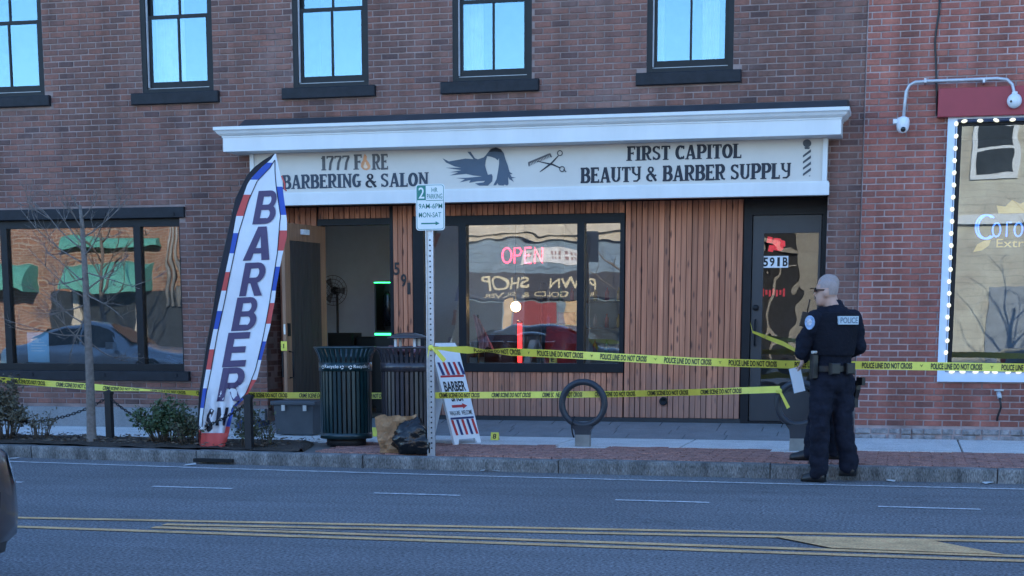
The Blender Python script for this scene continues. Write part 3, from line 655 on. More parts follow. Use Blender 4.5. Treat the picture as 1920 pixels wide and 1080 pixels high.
def sign_poly(polys, ox, oy, k, mat, name):
    mb = MB()
    for i, pl in enumerate(polys):
        pts = [W(ox+x/k, oy+y/k, YT-.0004*i) for x, y in pl]; mb.add(pts, [tuple(range(len(pts)))])
    return mb.build(name, mat, sg)
HAIR = M('sign_hair_blue', (.07, .10, .145), .6, var=.1)
K7 = 1920/260
sign_poly([[(700,190),(740,140),(810,120),(880,145),(920,200),(945,290),(975,370),(1000,460),(1045,490),(1008,492),(1030,530),(1090,540),(1030,548),(1060,600),(1000,562),(980,530),(985,630),(965,650),(930,635),(920,650),(850,645),(830,615),(815,645),(775,645),(820,560),(840,450),(855,350),(855,270),(835,300),(800,270),(740,250),(690,242)],
 [(700,190),(670,230),(640,260),(560,285),(520,270),(460,180),(415,180),(500,283),(390,275),(160,315),(70,270),(120,330),(240,385),(330,402),(110,402),(260,425),(330,437),(170,465),(290,467),(170,510),(400,488),(500,510),(620,522),(420,540),(260,545),(380,560),(310,605),(460,572),(440,610),(560,588),(660,585),(640,605),(520,620),(580,650),(700,650),(760,590),(765,520),(750,490),(700,500),(680,440),(660,370),(670,300),(690,242)]], 820, 260, K7, HAIR, 'hair_emblem')
sign_poly([[(715,185),(745,145),(810,122),(875,148),(905,190),(850,182),(780,178)]], 820, 260, K7, INKD, 'hair_crown').location.y -= .002
def stroke(a, b, w1, w2):
    dx, dy = b[0]-a[0], b[1]-a[1]; l = math.hypot(dx, dy); nx, ny = -dy/l, dx/l
    return [(a[0]+nx*w1, a[1]+ny*w1), (b[0]+nx*w2, b[1]+ny*w2), (b[0]-nx*w2, b[1]-ny*w2), (a[0]-nx*w1, a[1]-ny*w1)]
sci = [stroke((1385,312),(1590,358),5,12), stroke((1590,355),(1700,405),12,8), stroke((1420,460),(1575,345),5,14), stroke((1575,345),(1675,238),12,7), stroke((1745,425),(1785,460),6,6)]
for cx, cy in ((1697, 200), (1727, 420)):
    ring = [(cx+34*math.cos(i*math.pi/6), cy+36*math.sin(i*math.pi/6)) for i in range(13)]
    sci += [stroke(ring[i], ring[i+1], 6, 6) for i in range(12)]
sign_poly(sci, 820, 260, K7, INKD, 'scissors_emblem')
comb = [[(1255,325),(1555,200),(1562,222),(1262,348)], stroke((1262,340),(1272,382),8,8), stroke((1560,205),(1582,258),8,8)]
comb += [stroke((1275+i*20, 338-i*8.3), (1287+i*20, 372-i*8.3), 5, 4) for i in range(15)]
sign_poly(comb, 820, 260, K7, INKW, 'comb_emblem')
pole = [[(1733+32*math.cos(i*math.pi/8), 75+30*math.sin(i*math.pi/8)) for i in range(16)], [(1712,104),(1754,104),(1750,118),(1716,118)]]
pole += [[(1702,165+i*46),(1702,182+i*46),(1762,140+i*46),(1762,118+i*46)] for i in range(4)]+[[(1745,322),(1756,322),(1756,312)]]
sign_poly(pole, 1080, 250, 4, M('sign_ink_grey', (.06, .07, .085), .6), 'barber_pole_emblem')
fl = [(1050,180),(1075,215),(1070,250),(1100,290),(1118,330),(1105,365),(1070,380),(1030,370),(1003,340),(1005,295),(1030,255),(1035,215)]
fo = sign_poly([fl], 520, 260, 6.4, M('flame_orange', (.75, .33, .15), .6), 'flame_emblem')
f2 = sign_poly([[(1058+(x-1058)*.45, 335+(y-320)*.42) for x, y in fl]], 520, 260, 6.4, M('flame_pale', (.85, .62, .45), .6), 'flame_core'); f2.location.y -= .002
# soffit over the recess
MB().box(XLo+.001, XRo-.001, YF+.361, YS+.1, ZSOF+.022, ZSOF+.1).build('soffit', M('dark_soffit', (.03, .03, .032), .6), bld)
#PART3
# ================================================================== recessed shop front (plane YS)
def sx(px, py=560): return W(px, py, YS).x
def sz(py, px=1000): return W(px, py, YS).z
zfl = .27
ZT = ZSOF+.02
def slats(px0, px1, z0, z1, n=None, pitch=.0665):
    x0, x1 = sx(px0), sx(px1); n = n or max(1, round((x1-x0)/pitch)); p = (x1-x0)/n
    me = None
    for i in range(n):
        wv = random.uniform(.82, .9) if i % 3 else random.uniform(.86, .93)
        if me is None:
            o = MB().cbox(0, 1, 0, .03, 0, 1, .002).build('slat', CEDAR, bld, org=(0, 0, 0)); me = o.data
            bpy.data.objects.remove(o)
        link_piece('slat', me, (x0+i*p, YS-.03+random.uniform(-.003, .003), z0), bld, (p*wv, 1, z1-z0))
MB().box(XLo+.002, sx(600), YS+.002, YS+.12, .1, ZT).build('cladding_backing', M('black_membrane', (.045, .018, .015), .9), bld)
mb = MB(); mb.box(sx(738), sx(777), YS+.002, YS+.12, .1, ZT); mb.box(sx(777), sx(1171), YS+.002, YS+.12, .1, sz(697)); mb.box(sx(777), sx(1171), YS+.002, YS+.12, sz(403), ZT)
mb.box(sx(1171), sx(1393), YS+.002, YS+.12, .1, ZT); mb.box(sx(600), sx(738), YS+.002, YS+.12, sz(405), ZT); mb.build('cladding_backing', MATS['black_membrane'], bld)
zb_ = sz(780)
slats(1173, 1392, zb_, ZT-.01); slats(779, 1171, zb_, sz(698)); slats(740, 776, zb_, ZT-.01, 4); slats(779, 1171, sz(402), ZT-.01); slats(602, 738, sz(404), ZT-.01); slats(528, 598, zb_, ZT-.01)
mb = MB(); mb.box(sx(738), sx(1393), YS-.05, YS+.001, .12, zb_-.003); mb.box(XLo+.002, sx(600), YS-.05, YS+.001, .12, zb_-.003); mb.build('base_board', M('dark_base', (.02, .022, .026), .5), bld)
p = W(1245, 752, YS)
MB().lathe([(.0, 0), (.05, 0), (.05, .03), (.035, .04), (.03, .02), (0, .02)], n=16).build('wall_vent', BLACK, bld, org=(0, 0, 0)).location = Vector((p.x, YS-.03, p.z))-WL[bld.name]
bpy.data.objects[[o.name for o in bld.children if o.name.startswith('wall_vent')][0]].rotation_euler = (R(90), 0, 0)
# window unit
fr = MB(); y0 = YS-.05
g0, g1 = sz(681), sz(420, 1000); xa, xb = sx(777), sx(1171)
fr.box(xa, xb, y0, YS+.1, sz(697), g0); fr.box(xa, xb, y0, YS+.1, g1, sz(403))
vm = [(777, 797), (862, 876), (1083, 1096), (1163, 1171)]
for a, b in vm: fr.box(sx(a), sx(b), y0+.002, YS+.098, g0, g1)
sw = fr.build('shop_window', BLACK, bld, org=((xa+xb)/2, YS, g0))
for (a, b), (c, d) in zip(vm, vm[1:]): MB().box(sx(b), sx(c), YS+.02, YS+.028, g0, g1).build('pane', GLASS, sw)
# right-hand door 591B
fr = MB(); dxa, dxb = sx(1393), XRo-.002; dt = sz(403, 1470); zl = zfl+.02
fr.box(dxa, sx(1408), YS-.05, YS+.1, .2, ZT-.01); fr.box(sx(1538), dxb, YS-.05, YS+.1, .15, ZT-.01); fr.box(sx(1408), sx(1538), YS-.048, YS+.098, dt, ZT-.012)
fr.box(sx(1408), sx(1538), YS-.045, YS+.09, .15, zl-.005)
MB_ = fr.build('door_frame', BLACK, bld)
DG = M('dark_grey_door', (.03, .032, .037), .42, var=.1)
d = MB(); xa, xb = sx(1409.5), sx(1536.5); ga, gb = sx(1430), sx(1532); gz0, gz1 = sz(735, 1480), sz(437, 1480)
d.box(xa, ga, YS-.02, YS+.03, zl, dt-.005); d.box(gb, xb, YS-.02, YS+.03, zl, dt-.005); d.box(ga, gb, YS-.02, YS+.03, zl, gz0); d.box(ga, gb, YS-.02, YS+.03, gz1, dt-.005)
dr = d.build('door', DG, bld, org=((xa+xb)/2, YS, zl))
MB().box(ga, gb, YS+.002, YS+.01, gz0, gz1).build('door_pane', glass_mat('door_glass', .02, wav=.004), dr)
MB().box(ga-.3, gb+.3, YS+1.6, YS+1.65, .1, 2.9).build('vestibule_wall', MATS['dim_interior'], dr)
mb = MB(); p = W(1417, 577, YS-.03); mb.lathe([(0, 0), (.035, 0), (.035, .02), (.025, .03), (0, .03)], n=14)
lk = mb.build('lock', BLACK, dr, org=(0, 0, 0)); lk.location = Vector((p.x, YS-.02, p.z))-WL[dr.name]; lk.rotation_euler = (R(90), 0, 0)
p = W(1417, 600, YS); q = W(1416, 648, YS)
MB().tube([(p.x, YS-.02, p.z), (p.x, YS-.075, p.z-.01), (p.x, YS-.075, q.z+.01), (p.x, YS-.02, q.z)], .011, 8).build('handle', BLACK, dr)
a, b, c, e = xz(1429, 1478, 480, 502, YS)
st = MB().box(a, b, YS-.003, YS+.0015, c, e).build('number_sticker', M('sticker_white', (.75, .76, .78), .5), dr)
mb = MB()
for i, ch in enumerate('591B'): put_text(mb, ch, (a+.012+i*(b-a)*.25+(.012 if ch == '1' else 0), YS-.0045, c+.015), ((b-a)*(.19 if ch != '1' else .1), 0, 0), (0, 0, e-c-.03), .03)
mb.build('number_print', TXTBLK, st)
a, b, c, e = xz(1430, 1475, 441, 474, YS)
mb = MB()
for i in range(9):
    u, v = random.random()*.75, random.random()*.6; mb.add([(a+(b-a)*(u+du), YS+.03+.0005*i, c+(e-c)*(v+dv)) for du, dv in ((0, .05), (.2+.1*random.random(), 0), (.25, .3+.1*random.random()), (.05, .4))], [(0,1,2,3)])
mb.build('red_neon_reflection', M('red_glow', (.5, .02, .03), .5, var=.7, scale=30, emit=.22, ecol=(.7, .03, .05)), dr)  # faintly glowing red patches imitate neon reflected in the door glass
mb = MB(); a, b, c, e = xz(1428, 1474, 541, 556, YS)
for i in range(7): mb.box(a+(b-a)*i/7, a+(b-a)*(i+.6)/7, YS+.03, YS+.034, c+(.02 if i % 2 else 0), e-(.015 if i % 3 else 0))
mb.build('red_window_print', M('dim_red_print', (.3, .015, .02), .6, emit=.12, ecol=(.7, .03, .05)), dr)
# doorway on the left and its open door
fr = MB(); dtop = sz(422, 675)
fr.box(sx(734), sx(740), YS-.04, YS+.12, .15, ZT-.015); fr.box(sx(600), sx(734), YS-.04, YS+.12, dtop, sz(404.5)); fr.box(sx(598), sx(606), YS-.04, YS+.12, .15, dtop)
fr.box(sx(606), sx(734), YS-.03, YS+.12, .15, zfl)
fr.build('door_frame', BLACK, bld)
PINE = M('door_oak', (.27, .135, .075), .5, var=.3, scale=1, stretch=(30, 30, 2), bump=.15)
hx, hy = sx(612), YS-.05
ang = R(261)                                    # swings out over the pavement
dm = Matrix.Translation((hx, hy, zfl+.02)) @ Matrix.Rotation(ang, 4, 'Z')
dw, dh = .98, dtop-zfl-.04
d = MB(dm); s = .125
d.box(0, s, -.022, .022, 0, dh); d.box(dw-s, dw, -.022, .022, 0, dh); d.box(s, dw-s, -.022, .022, dh-.2, dh); d.box(s, dw-s, -.022, .022, 0, .25)
od = d.build('open_door', PINE, bld, org=Vector((hx, hy, zfl+.02)))
MB(dm).box(s, dw-s, -.004, .004, .25, dh-.2).build('door_pane', glass_mat('smoked_glass', .1, wav=.004), od)
mb = MB(dm)
for k in range(9): mb.box(s+.002+k*(dw-2*s-.004)/9, s+(k+.93)*(dw-2*s-.004)/9, .008, .016, .25, dh-.2)
mb.build('board_reflection', M('dark_board_reflection', (.045, .032, .027), .6, var=.3, scale=1, stretch=(30, 30, 2)), od)  # dark strips over the pane imitate vertical slats reflected in it
for side in (-1, 1):
    mb = MB(dm); mb.box(dw-.09, dw-.03, side*.026-.006, side*.026+.006, .98, 1.13); mb.build('keypad_lock', BLACK, od)
    mb = MB(dm); mb.tube([(dw-.06, side*.022, .80), (dw-.06, side*.07, .79), (dw-.06, side*.07, .5), (dw-.06, side*.022, .49)], .01, 8); mb.build('handle', BLACK, od)
MB(dm).box(dw+.0005, dw+.003, -.012, .012, 1.0, 1.12).build('latch_plate', STEEL, od)
MB(dm).box(.45, .6, .022, .06, dh-.12, dh-.06).build('door_closer', M('pale_metal', (.7, .7, .7), .4), od)
NUM = M('house_number_metal', (.012, .01, .01), .4)
for ch, px, py, h in (('5', 744, 504, 24), ('9', 757, 526, 25), ('1', 769, 541, 22)):
    p = W(px, py, YS-.035); hh = h/158; mb = MB(); put_text(mb, ch, (p.x-.035, YS-.04, p.z-hh/2), (.07 if ch != '1' else .04, 0, 0), (0, 0, hh), .02)
    v = list(mb.v); f = [list(q) for q in mb.f]; n = len(v)
    mb.add([(x, y+.006, z) for x, y, z in v], [q[::-1] for q in f]); mb.build('house_number', NUM, bld)
# ---------------------------------------------------------------- shop interior
IN0, IN1, IY = XLo-.6, XRo+.35, 24.2
MB().box(IN0, IN1, YS+.121, IY, .1, zfl-.003).build('shop_floor', M('vinyl_floor', (.18, .16, .14), .4), kind='structure')
wl_ = M('shop_wall', (.62, .72, .80), .8, var=.05)
mb = MB(); mb.box(IN0, sx(800)+.6, 21.6, 21.7, zfl-.002, 3.1); mb.box(sx(800)+.6, IN1, IY, IY+.1, zfl-.002, 3.1); mb.box(IN0-.1, IN0, YS+.121, IY, zfl-.002, 3.1); mb.box(sx(800)+.5, sx(800)+.6, 21.7, IY, zfl-.002, 3.1)
mb.box(IN1-.5, IN1-.42, YS+1.7, IY, zfl-.002, 3.1)
mb.build('shop_inner_walls', wl_, kind='structure')
MB().box(IN0, IN1, YS+.121, IY, 2.98, 3.05).build('shop_ceiling', M('ceiling_white', (.75, .75, .75), .8), kind='structure')
def at(px, py, Y): return W(px, py, Y)
p = at(632, 545, 21)
fan = thing('pedestal_fan', 'dark pedestal fan standing inside the open doorway', 'fan', (p.x, 21, zfl))
FANM = M('fan_black', (.02, .02, .022), .4)
mb = MB(); mb.lathe([(.2, 0), (.2, .02), (.03, .045), (.018, .06), (.016, p.z-zfl-.05), (.02, p.z-zfl)], (p.x, 21, zfl), 20); mb.build('stand', FANM, fan)
mb = MB(); mb.tube([(p.x, 21.02, p.z), (p.x, 20.88, p.z)], .05, 14); mb.build('motor', FANM, fan)
mb = MB()
for rr in (.2, .15, .1, .06): mb.tube([(p.x+rr*math.cos(a*math.pi/14), 20.84, p.z+rr*math.sin(a*math.pi/14)) for a in range(28)], .0035, 5, closed=True)
for a in range(20): mb.tube([(p.x, 20.82, p.z), (p.x+.2*math.cos(a*math.pi/10), 20.845, p.z+.2*math.sin(a*math.pi/10))], .002, 4)
mb.build('grille', FANM, fan)
mb = MB()
for a in range(3):
    t = a*2.094
    mb.add([(p.x+r_*math.cos(t+o_), 20.86+.02*o_, p.z+r_*math.sin(t+o_)) for r_, o_ in ((.03, -.3), (.17, -.35), (.18, .25), (.03, .4))], [(0,1,2,3)])
mb.build('blades', M('fan_blade', (.2, .2, .21), .4), fan)
# green-edged illuminated display case beside the doorway
a = at(704, 531, 20); b = at(735, 620, 20)
cs = thing('display_case', 'tall dark display case edged with green light inside the doorway', 'cabinet', ((a.x+b.x)/2+.1, 20.1, zfl))
x0, x1, z0, z1 = a.x, a.x+.55, b.z, a.z
mb = MB(); mb.box(x0, x1, 20.3, 20.33, z0, z1); mb.box(x0, x0+.02, 19.95, 20.3, z0, z1); mb.box(x1-.02, x1, 19.95, 20.3, z0, z1); mb.box(x0, x1, 19.95, 20.33, z0-.03, z0); mb.box(x0, x1, 19.95, 20.33, zfl, z0-.06); mb.build('case_body', M('case_black', (.02, .022, .02), .4), cs)
GR = M('green_led', (.02, .6, .15), .5, emit=1.6, ecol=(.03, .8, .2))
MB().box(x0, x1, 19.94, 19.952, z1, z1+.012).build('light_strip', GR, cs); MB().box(x0, x1, 19.94, 19.952, z0-.058, z0-.032).build('light_strip', GR, cs)
for k in range(3):
    xx = x0+.12+k*.15; mb = MB(); mb.loft([[(xx+q*math.cos(i*math.pi/4), 20.12+q*.5*math.sin(i*math.pi/4), z) for i in range(8)] for z, q in ((z0+.06, .07), (z0+.3, .06), (z0+.45, .055), (z1-.1, .02))])
    mb.build('hanging_cape', M('black_satin', (.015, .015, .018), .25), cs)
for px, py, wd, hh, nm, lab in ((645, 640, .36, .3, 'equipment_case', 'squat black equipment case on the floor inside the open doorway'), (697, 645, .34, .2, 'low_stool', 'low black padded stool just inside the open doorway')):
    p = at(px, py, 20.4); zt_ = at(px, 624, 20.4).z
    t_ = thing(nm, lab, 'case' if 'case' in nm else 'stool', (p.x, 20.4, zfl))
    MB().cbox(p.x-wd/2, p.x+wd/2, 20.25, 20.6, zfl+.05, zt_-(.05 if nm == 'low_stool' else 0), .02).build('body', M('case_black', (.02, .022, .02), .4), t_)
    mb = MB()
    for a_ in (-1, 1): mb.box(p.x+a_*wd*.35-.03, p.x+a_*wd*.35+.03, 20.3, 20.55, zfl, zfl+.05)
    mb.build('feet', FANM, t_)
# items behind the big shop window
def barber_chair(px, Y, mat, lab):
    x = at(px, 640, Y).x; t_ = thing('barber_chair', lab, 'chair', (x, Y, zfl), 'chairs inside the shop')
    MB().lathe([(.28, 0), (.28, .03), (.06, .06), (.05, .4), (.1, .42)], (x, Y, zfl), 20).build('pedestal', M('chrome', (.7, .7, .72), .15, 1), t_)
    MB().cbox(x-.28, x+.28, Y-.28, Y+.25, zfl+.42, zfl+.58, .04).build('seat', mat, t_)
    mb = MB(); mb.loft([[(x-.26, Y+.2+k*.05, zfl+z), (x+.26, Y+.2+k*.05, zfl+z), (x+.26, Y+.33+k*.05, zfl+z), (x-.26, Y+.33+k*.05, zfl+z)] for k, z in enumerate((.58, .8, 1.0, 1.12))]); mb.build('backrest', mat, t_)
    MB().cbox(x-.12, x+.12, Y+.37, Y+.47, zfl+1.14, zfl+1.3, .02).build('headrest', mat, t_)
    for s_ in (-1, 1): MB().cbox(x+s_*.31-.04, x+s_*.31+.04, Y-.25, Y+.25, zfl+.7, zfl+.77, .015).build('armrest', mat, t_)
    MB().box(x-.2, x+.2, Y-.55, Y-.32, zfl+.12, zfl+.15).build('footrest', M('chrome', (.7, .7, .72), .15, 1), t_)
RED = M('red_vinyl', (.45, .03, .035), .35)
barber_chair(1050, 20.9, RED, 'red vinyl barber chair behind the middle of the shop window')
barber_chair(935, 21.3, M('brown_vinyl', (.16, .06, .04), .35), 'brown vinyl barber chair behind the left of the wide shop pane')
p = at(967, 575, 19.9)
lamp = thing('globe_lamp', 'lit round globe lamp hanging behind the shop window', 'lamp', (p.x, 19.9, p.z))
MB().ball((p.x, 19.9, p.z), .062, 16, 12).build('globe', M('lamp_glow', (1, .75, .45), .5, var=0, emit=9, ecol=(1, .62, .28)), lamp)
MB().tube([(p.x, 19.9, p.z+.06), (p.x, 19.9, 2.98)], .004, 6).build('cord', FANM, lamp)
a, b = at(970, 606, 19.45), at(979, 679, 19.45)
rp = thing('red_reflection_strip', 'slim glowing red upright strip added behind the shop window as a red reflection', 'light', ((a.x+b.x)/2, 19.45, b.z))  # added glowing strip, imitates a red reflection in the glass
MB().tube([((a.x+b.x)/2, 19.45, a.z), ((a.x+b.x)/2, 19.45, b.z)], .028, 14).build('red_tube', M('red_reflection_glow', (.7, .02, .03), .4, emit=1.3, ecol=(.9, .03, .03)), rp)
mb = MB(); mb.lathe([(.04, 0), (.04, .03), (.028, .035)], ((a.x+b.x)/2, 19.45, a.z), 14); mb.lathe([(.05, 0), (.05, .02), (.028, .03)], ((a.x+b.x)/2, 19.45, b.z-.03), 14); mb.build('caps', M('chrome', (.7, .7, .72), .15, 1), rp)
a, b = at(870, 690, 19.4), at(1010, 676, 19.4)
sh = thing('window_shelf', 'low pale display ledge inside the shop window', 'shelf', (a.x+.5, 19.4, zfl))
MB().box(sx(798)+.02, sx(1160), YS+.13, 19.75, g0-.06, g0-.02).build('ledge', M('shelf_pink', (.5, .36, .34), .5), sh)
mb = MB()
for q in (sx(800)+.05, sx(980), sx(1150)): mb.box(q, q+.04, 19.3, 19.7, zfl, g0-.061)
mb.build('bracket', FANM, sh)
# draped striped cape on a stand
p = at(893, 590, 19.55)
cp = thing('draped_cape', 'pink and white striped cape hanging on a stand behind the shop window', 'cape', (p.x+.1, 19.55, zfl))
mb = MB(); n = 10; top = [(p.x-.03+.012*i, 19.5+.02*math.sin(i*2), p.z-.006*i*i*.2) for i in range(n)]; q = at(915, 650, 19.5); bot = [(q.x-.09+.02*i, 19.45+.03*math.sin(i*2.2), q.z-.01*abs(i-5)) for i in range(n)]
mb.add(top+bot, [(i, i+1, n+i+1, n+i) for i in range(n-1)], True)
mb.build('cloth', M('pink_stripe', (.62, .3, .32), .8, var=.7, scale=1, stretch=(60, 1, 1)), cp)
MB().lathe([(.15, 0), (.15, .015), (.012, .03), (.012, p.z-zfl)], (p.x+.02, 19.56, zfl), 14).build('stand', FANM, cp)
# shelving with bottles
shx = at(1110, 600, 21.5).x
rk = thing('bottle_rack', 'dark open rack of small bottles at the right inside the shop window', 'rack', (shx, 21.5, zfl))
mb = MB()
for z in (.4, .75, 1.1, 1.45): mb.box(shx-.7, shx+.5, 21.4, 21.7, zfl+z-.02, zfl+z)
for s_ in (-.7, .48): mb.box(shx+s_, shx+s_+.03, 21.4, 21.7, zfl, zfl+1.7)
mb.build('rack_frame', FANM, rk)
cols = [(.6, .6, .58), (.5, .1, .08), (.1, .2, .45), (.65, .5, .1), (.1, .3, .15)]
for r_ in range(4):
    for c_ in range(7):
        xx = shx-.6+c_*.16; z = zfl+(.4, .75, 1.1, 1.45)[r_]; ci = random.randrange(5)
        MB().lathe([(.03, 0), (.03, .12), (.012, .15), (.012, .18)], (xx, 21.52, z), 10).build('bottle', M('bottle_%s' % ('cream', 'red', 'blue', 'amber', 'green')[ci], cols[ci], .3), label='%s bottle, %s from the left on the %s shelf of the shop rack' % (('cream', 'red', 'blue', 'amber', 'green')[ci], ('first', 'second', 'third', 'fourth', 'fifth', 'sixth', 'seventh')[c_], ('lowest', 'second lowest', 'second highest', 'highest')[r_]), cat='bottle', group='bottles on the shop rack')
# neon OPEN
a, b, c, e = xz(941, 1020, 463, 494, YS+.09)
ns = thing('neon_sign', 'pink neon OPEN sign hung inside the shop window', 'sign', ((a+b)/2, YS+.09, c))
mb = MB(); zz = lambda t: c+(e-c)*t; xx = lambda t: a+(b-a)*t
def neon(pts): mb.tube([(xx(u), YS+.09, zz(v)) for u, v in pts], .011, 6)
neon([(.12+.11*math.cos(i*math.pi/9), .5+.45*math.sin(i*math.pi/9)) for i in range(19)])
neon([(.3, 0), (.3, .95), (.42, .95), (.47, .75), (.42, .5), (.3, .48)])
neon([(.7, .95), (.55, .95), (.55, .5), (.66, .5)]); neon([(.55, .5), (.55, .02), (.7, .02)]); neon([(.78, 0), (.78, .95), (.96, .02), (.96, .97)])
mb.build('neon_tube', M('neon_pink', (.9, .1, .2), .4, emit=1.1, ecol=(1, .05, .11)), ns)
MB().box(xx(-.06), xx(1.06), YS+.11, YS+.113, zz(-.15), zz(1.15)).build('backing', glass_mat('acrylic', .0), ns)
# ================================================================== right-hand brick building
YR = YF-.02
rb = thing('red_brick_building', 'redder brick building on the right with a large light-trimmed window', 'building', (3, YR, .14))
rwx0, rwx1 = W(1767, 470, YR).x, W(2330, 470, YR).x; rwz0, rwz1 = W(1860, 716, YR).z, W(1860, 219, YR).z
wall_boxes_open = [(rwx0+.04, rwx1-.04, rwz0+.03, rwz1-.02)]
mb = MB(); wall_boxes(mb, XSEAM+.004, 26, -.05, 9.6, wall_boxes_open, YR+.007, YR+.36); mb.build('wall', MORTAR2, rb)
mb = MB(); mb.box(XSEAM+.004, 26, 27.5, 27.8, -.05, 9.6); mb.box(25.7, 26, YR+.36, 27.5, -.05, 9.6); mb.box(XSEAM+.004, XSEAM+.2, YR+.36, 27.5, -.05, 9.6); mb.box(XSEAM+.004, 26, YR, 27.8, 9.6, 9.8); mb.build('rear_walls_and_roof', MATS['plaster'], rb)
zcr = W(1760, 803, YR).z
bricks(XSEAM+.01, 3.6, zcr, 5.6, wall_boxes_open, YR, BRICK2, rb)
mb = MB(); x = XSEAM+.02
while x < 3.6:                                    # crumbling rubble footing
    for z0_, z1_ in ((.12, .12+(zcr-.12)*.5), (.12+(zcr-.12)*.5, zcr)):
        L = random.uniform(.08, .22)
        mb.cbox(x, x+L-.01, YR-random.uniform(0, .03), YR+.03, z0_, z1_-.008, .012)
    x += L
mb.build('rubble_footing', M('rubble', (.27, .25, .25), .9, var=.5, scale=12, bump=.8, bscale=40), rb, kind='stuff')
# window: pale blue-white casing
fr = MB(); t = .1; y0 = YR-.05
LB = M('pale_blue_casing', (.62, .72, .85), .45, var=.04)
fr.box(rwx0, rwx0+t, y0, YR+.1, rwz0, rwz1); fr.box(rwx1-t, rwx1, y0, YR+.1, rwz0, rwz1); fr.box(rwx0+t, rwx1-t, y0+.001, YR+.1, rwz0, rwz0+.13); fr.box(rwx0+t, rwx1-t, y0+.001, YR+.1, rwz1-.05, rwz1)
wn_ = fr.build('window', LB, rb, org=((rwx0+rwx1)/2, YR, rwz0))
fr = MB(); ix0, ix1, iz0, iz1 = rwx0+t, rwx1-t, rwz0+.13, rwz1-.05
fr.box(ix0, ix0+.05, YR+.0, YR+.09, iz0, iz1); fr.box(ix1-.05, ix1, YR, YR+.09, iz0, iz1); fr.box(ix0+.05, ix1-.05, YR, YR+.09, iz0, iz0+.04); fr.box(ix0+.05, ix1-.05, YR, YR+.09, iz1-.03, iz1)
fr.build('inner_frame', BLACK, wn_)
MB().box(ix0+.05, ix1-.05, YR+.05, YR+.058, iz0+.04, iz1-.03).build('pane', glass_mat('bar_window_glass', .12, tint=(.85, .95, 1), wav=.001), wn_)
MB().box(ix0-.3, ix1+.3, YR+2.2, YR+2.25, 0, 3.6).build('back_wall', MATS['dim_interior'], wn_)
# bulbs round the window
BULB = M('bulb_glow', (.95, .9, .65), .4, var=0, emit=.22, ecol=(1, .92, .6))
lights = thing('string_lights', 'string of small pale bulbs fixed around the right-hand window', 'lights', (ix0, YR-.03, iz0))
pts = [(ix0-.012, z) for z in [iz1-.02-.128*k for k in range(int((iz1-iz0)/.128)+1)]]+[(ix0+.07+.165*k, iz1+.005) for k in range(22)]+[(ix0+.05+.12*k+random.uniform(-.02, .02), iz0-.02) for k in range(22)]
wire = [Vector((x, YR-.055, z)) for x, z in pts]
nL = len([q for q in pts if q[0] < ix0])
mb = MB(); mb.tube([(ix0-.015, YR-.055, iz1), (ix0-.015, YR-.055, iz0-.02), (ix1, YR-.055, iz0-.02)], .004, 5); mb.tube([(ix0, YR-.055, iz1+.012), (ix1, YR-.055, iz1+.012)], .016, 6); mb.build('wire', M('blue_wire', (.05, .07, .14), .5), lights)
bm_ = None
for i, (x, z) in enumerate(pts):
    if bm_ is None:
        o = MB().ball((0, 0, 0), (.022, .018, .026), 10, 6).build('bulb', BULB, lights, org=(0, 0, 0)); bm_ = o.data; o.location = Vector((x, YR-.07, z))-WL[lights.name]
    else: link_piece('bulb', bm_, (x+random.uniform(-.006, .006), YR-.07, z), lights, (1.5, 1, .75) if z > iz1-.01 or z < iz0 else (1, 1, 1), (0, random.uniform(-.4, .4), 0))
# beer neon
a, b, c, e = xz(1828, 1965, 403, 446, YR+.12)
bn = thing('beer_neon_sign', 'blue neon beer sign with gold crown behind the right-hand window', 'sign', ((a+b)/2, YR+.12, c))
mb = MB(); xx = lambda t: a+(b-a)*t; zz = lambda t: c+(e-c)*t
for off in (0, .035):
    neon2 = [(.14+.13*math.cos(R(an))+off, .5+.52*math.sin(R(an))) for an in range(50, 311, 20)]
    mb.tube([(xx(u), YR+.12+off, zz(v)) for u, v in neon2], .009, 6)
for u0 in (.3, .60, .86):
    mb.tube([(xx(u0+.055*math.cos(i*math.pi/6)), YR+.12, zz(.36+.3*math.sin(i*math.pi/6))) for i in range(13)], .008, 6)
mb.tube([(xx(.44), YR+.12, zz(.05)), (xx(.44), YR+.12, zz(.7)), (xx(.5), YR+.12, zz(.66))], .008, 6)
mb.tube([(xx(.73), YR+.12, zz(.05)), (xx(.73), YR+.12, zz(.65)), (xx(.79), YR+.12, zz(.5)), (xx(.79), YR+.12, zz(.05))], .008, 6)
mb.tube([(xx(.93), YR+.12, zz(.65)), (xx(.93), YR+.12, zz(.05))], .008, 6)
mb.build('neon_tube', M('neon_blue', (.1, .25, .9), .4, emit=.75, ecol=(.06, .2, 1)), bn)
GOLD = M('gold_print', (.55, .38, .12), .45, emit=.12, ecol=(.6, .42, .15))
mb = MB(); put_text(mb, 'Extra', W(1868, 464, YR+.125), (.36, 0, 0), (0, 0, .09)); mb.build('script', GOLD, bn)
mb = MB(); o_ = W(1872, 400, YR+.125); mb.add([o_+Vector((x*.45, 0, z*.14)) for x, z in ((0, 0), (1, 0), (1.05, .6), (.85, .5), (.7, 1), (.5, .7), (.3, 1), (.15, .5), (-.05, .6))], [tuple(range(9))]); o_ = W(1825, 472, YR+.125); mb.add([o_+Vector((x*.18, 0, z*.13)) for x, z in ((0, 0), (.5, .1), (.9, .5), (1, 1), (.6, .9), (.2, .6))], [tuple(range(6))]); mb.build('crown', GOLD, bn)
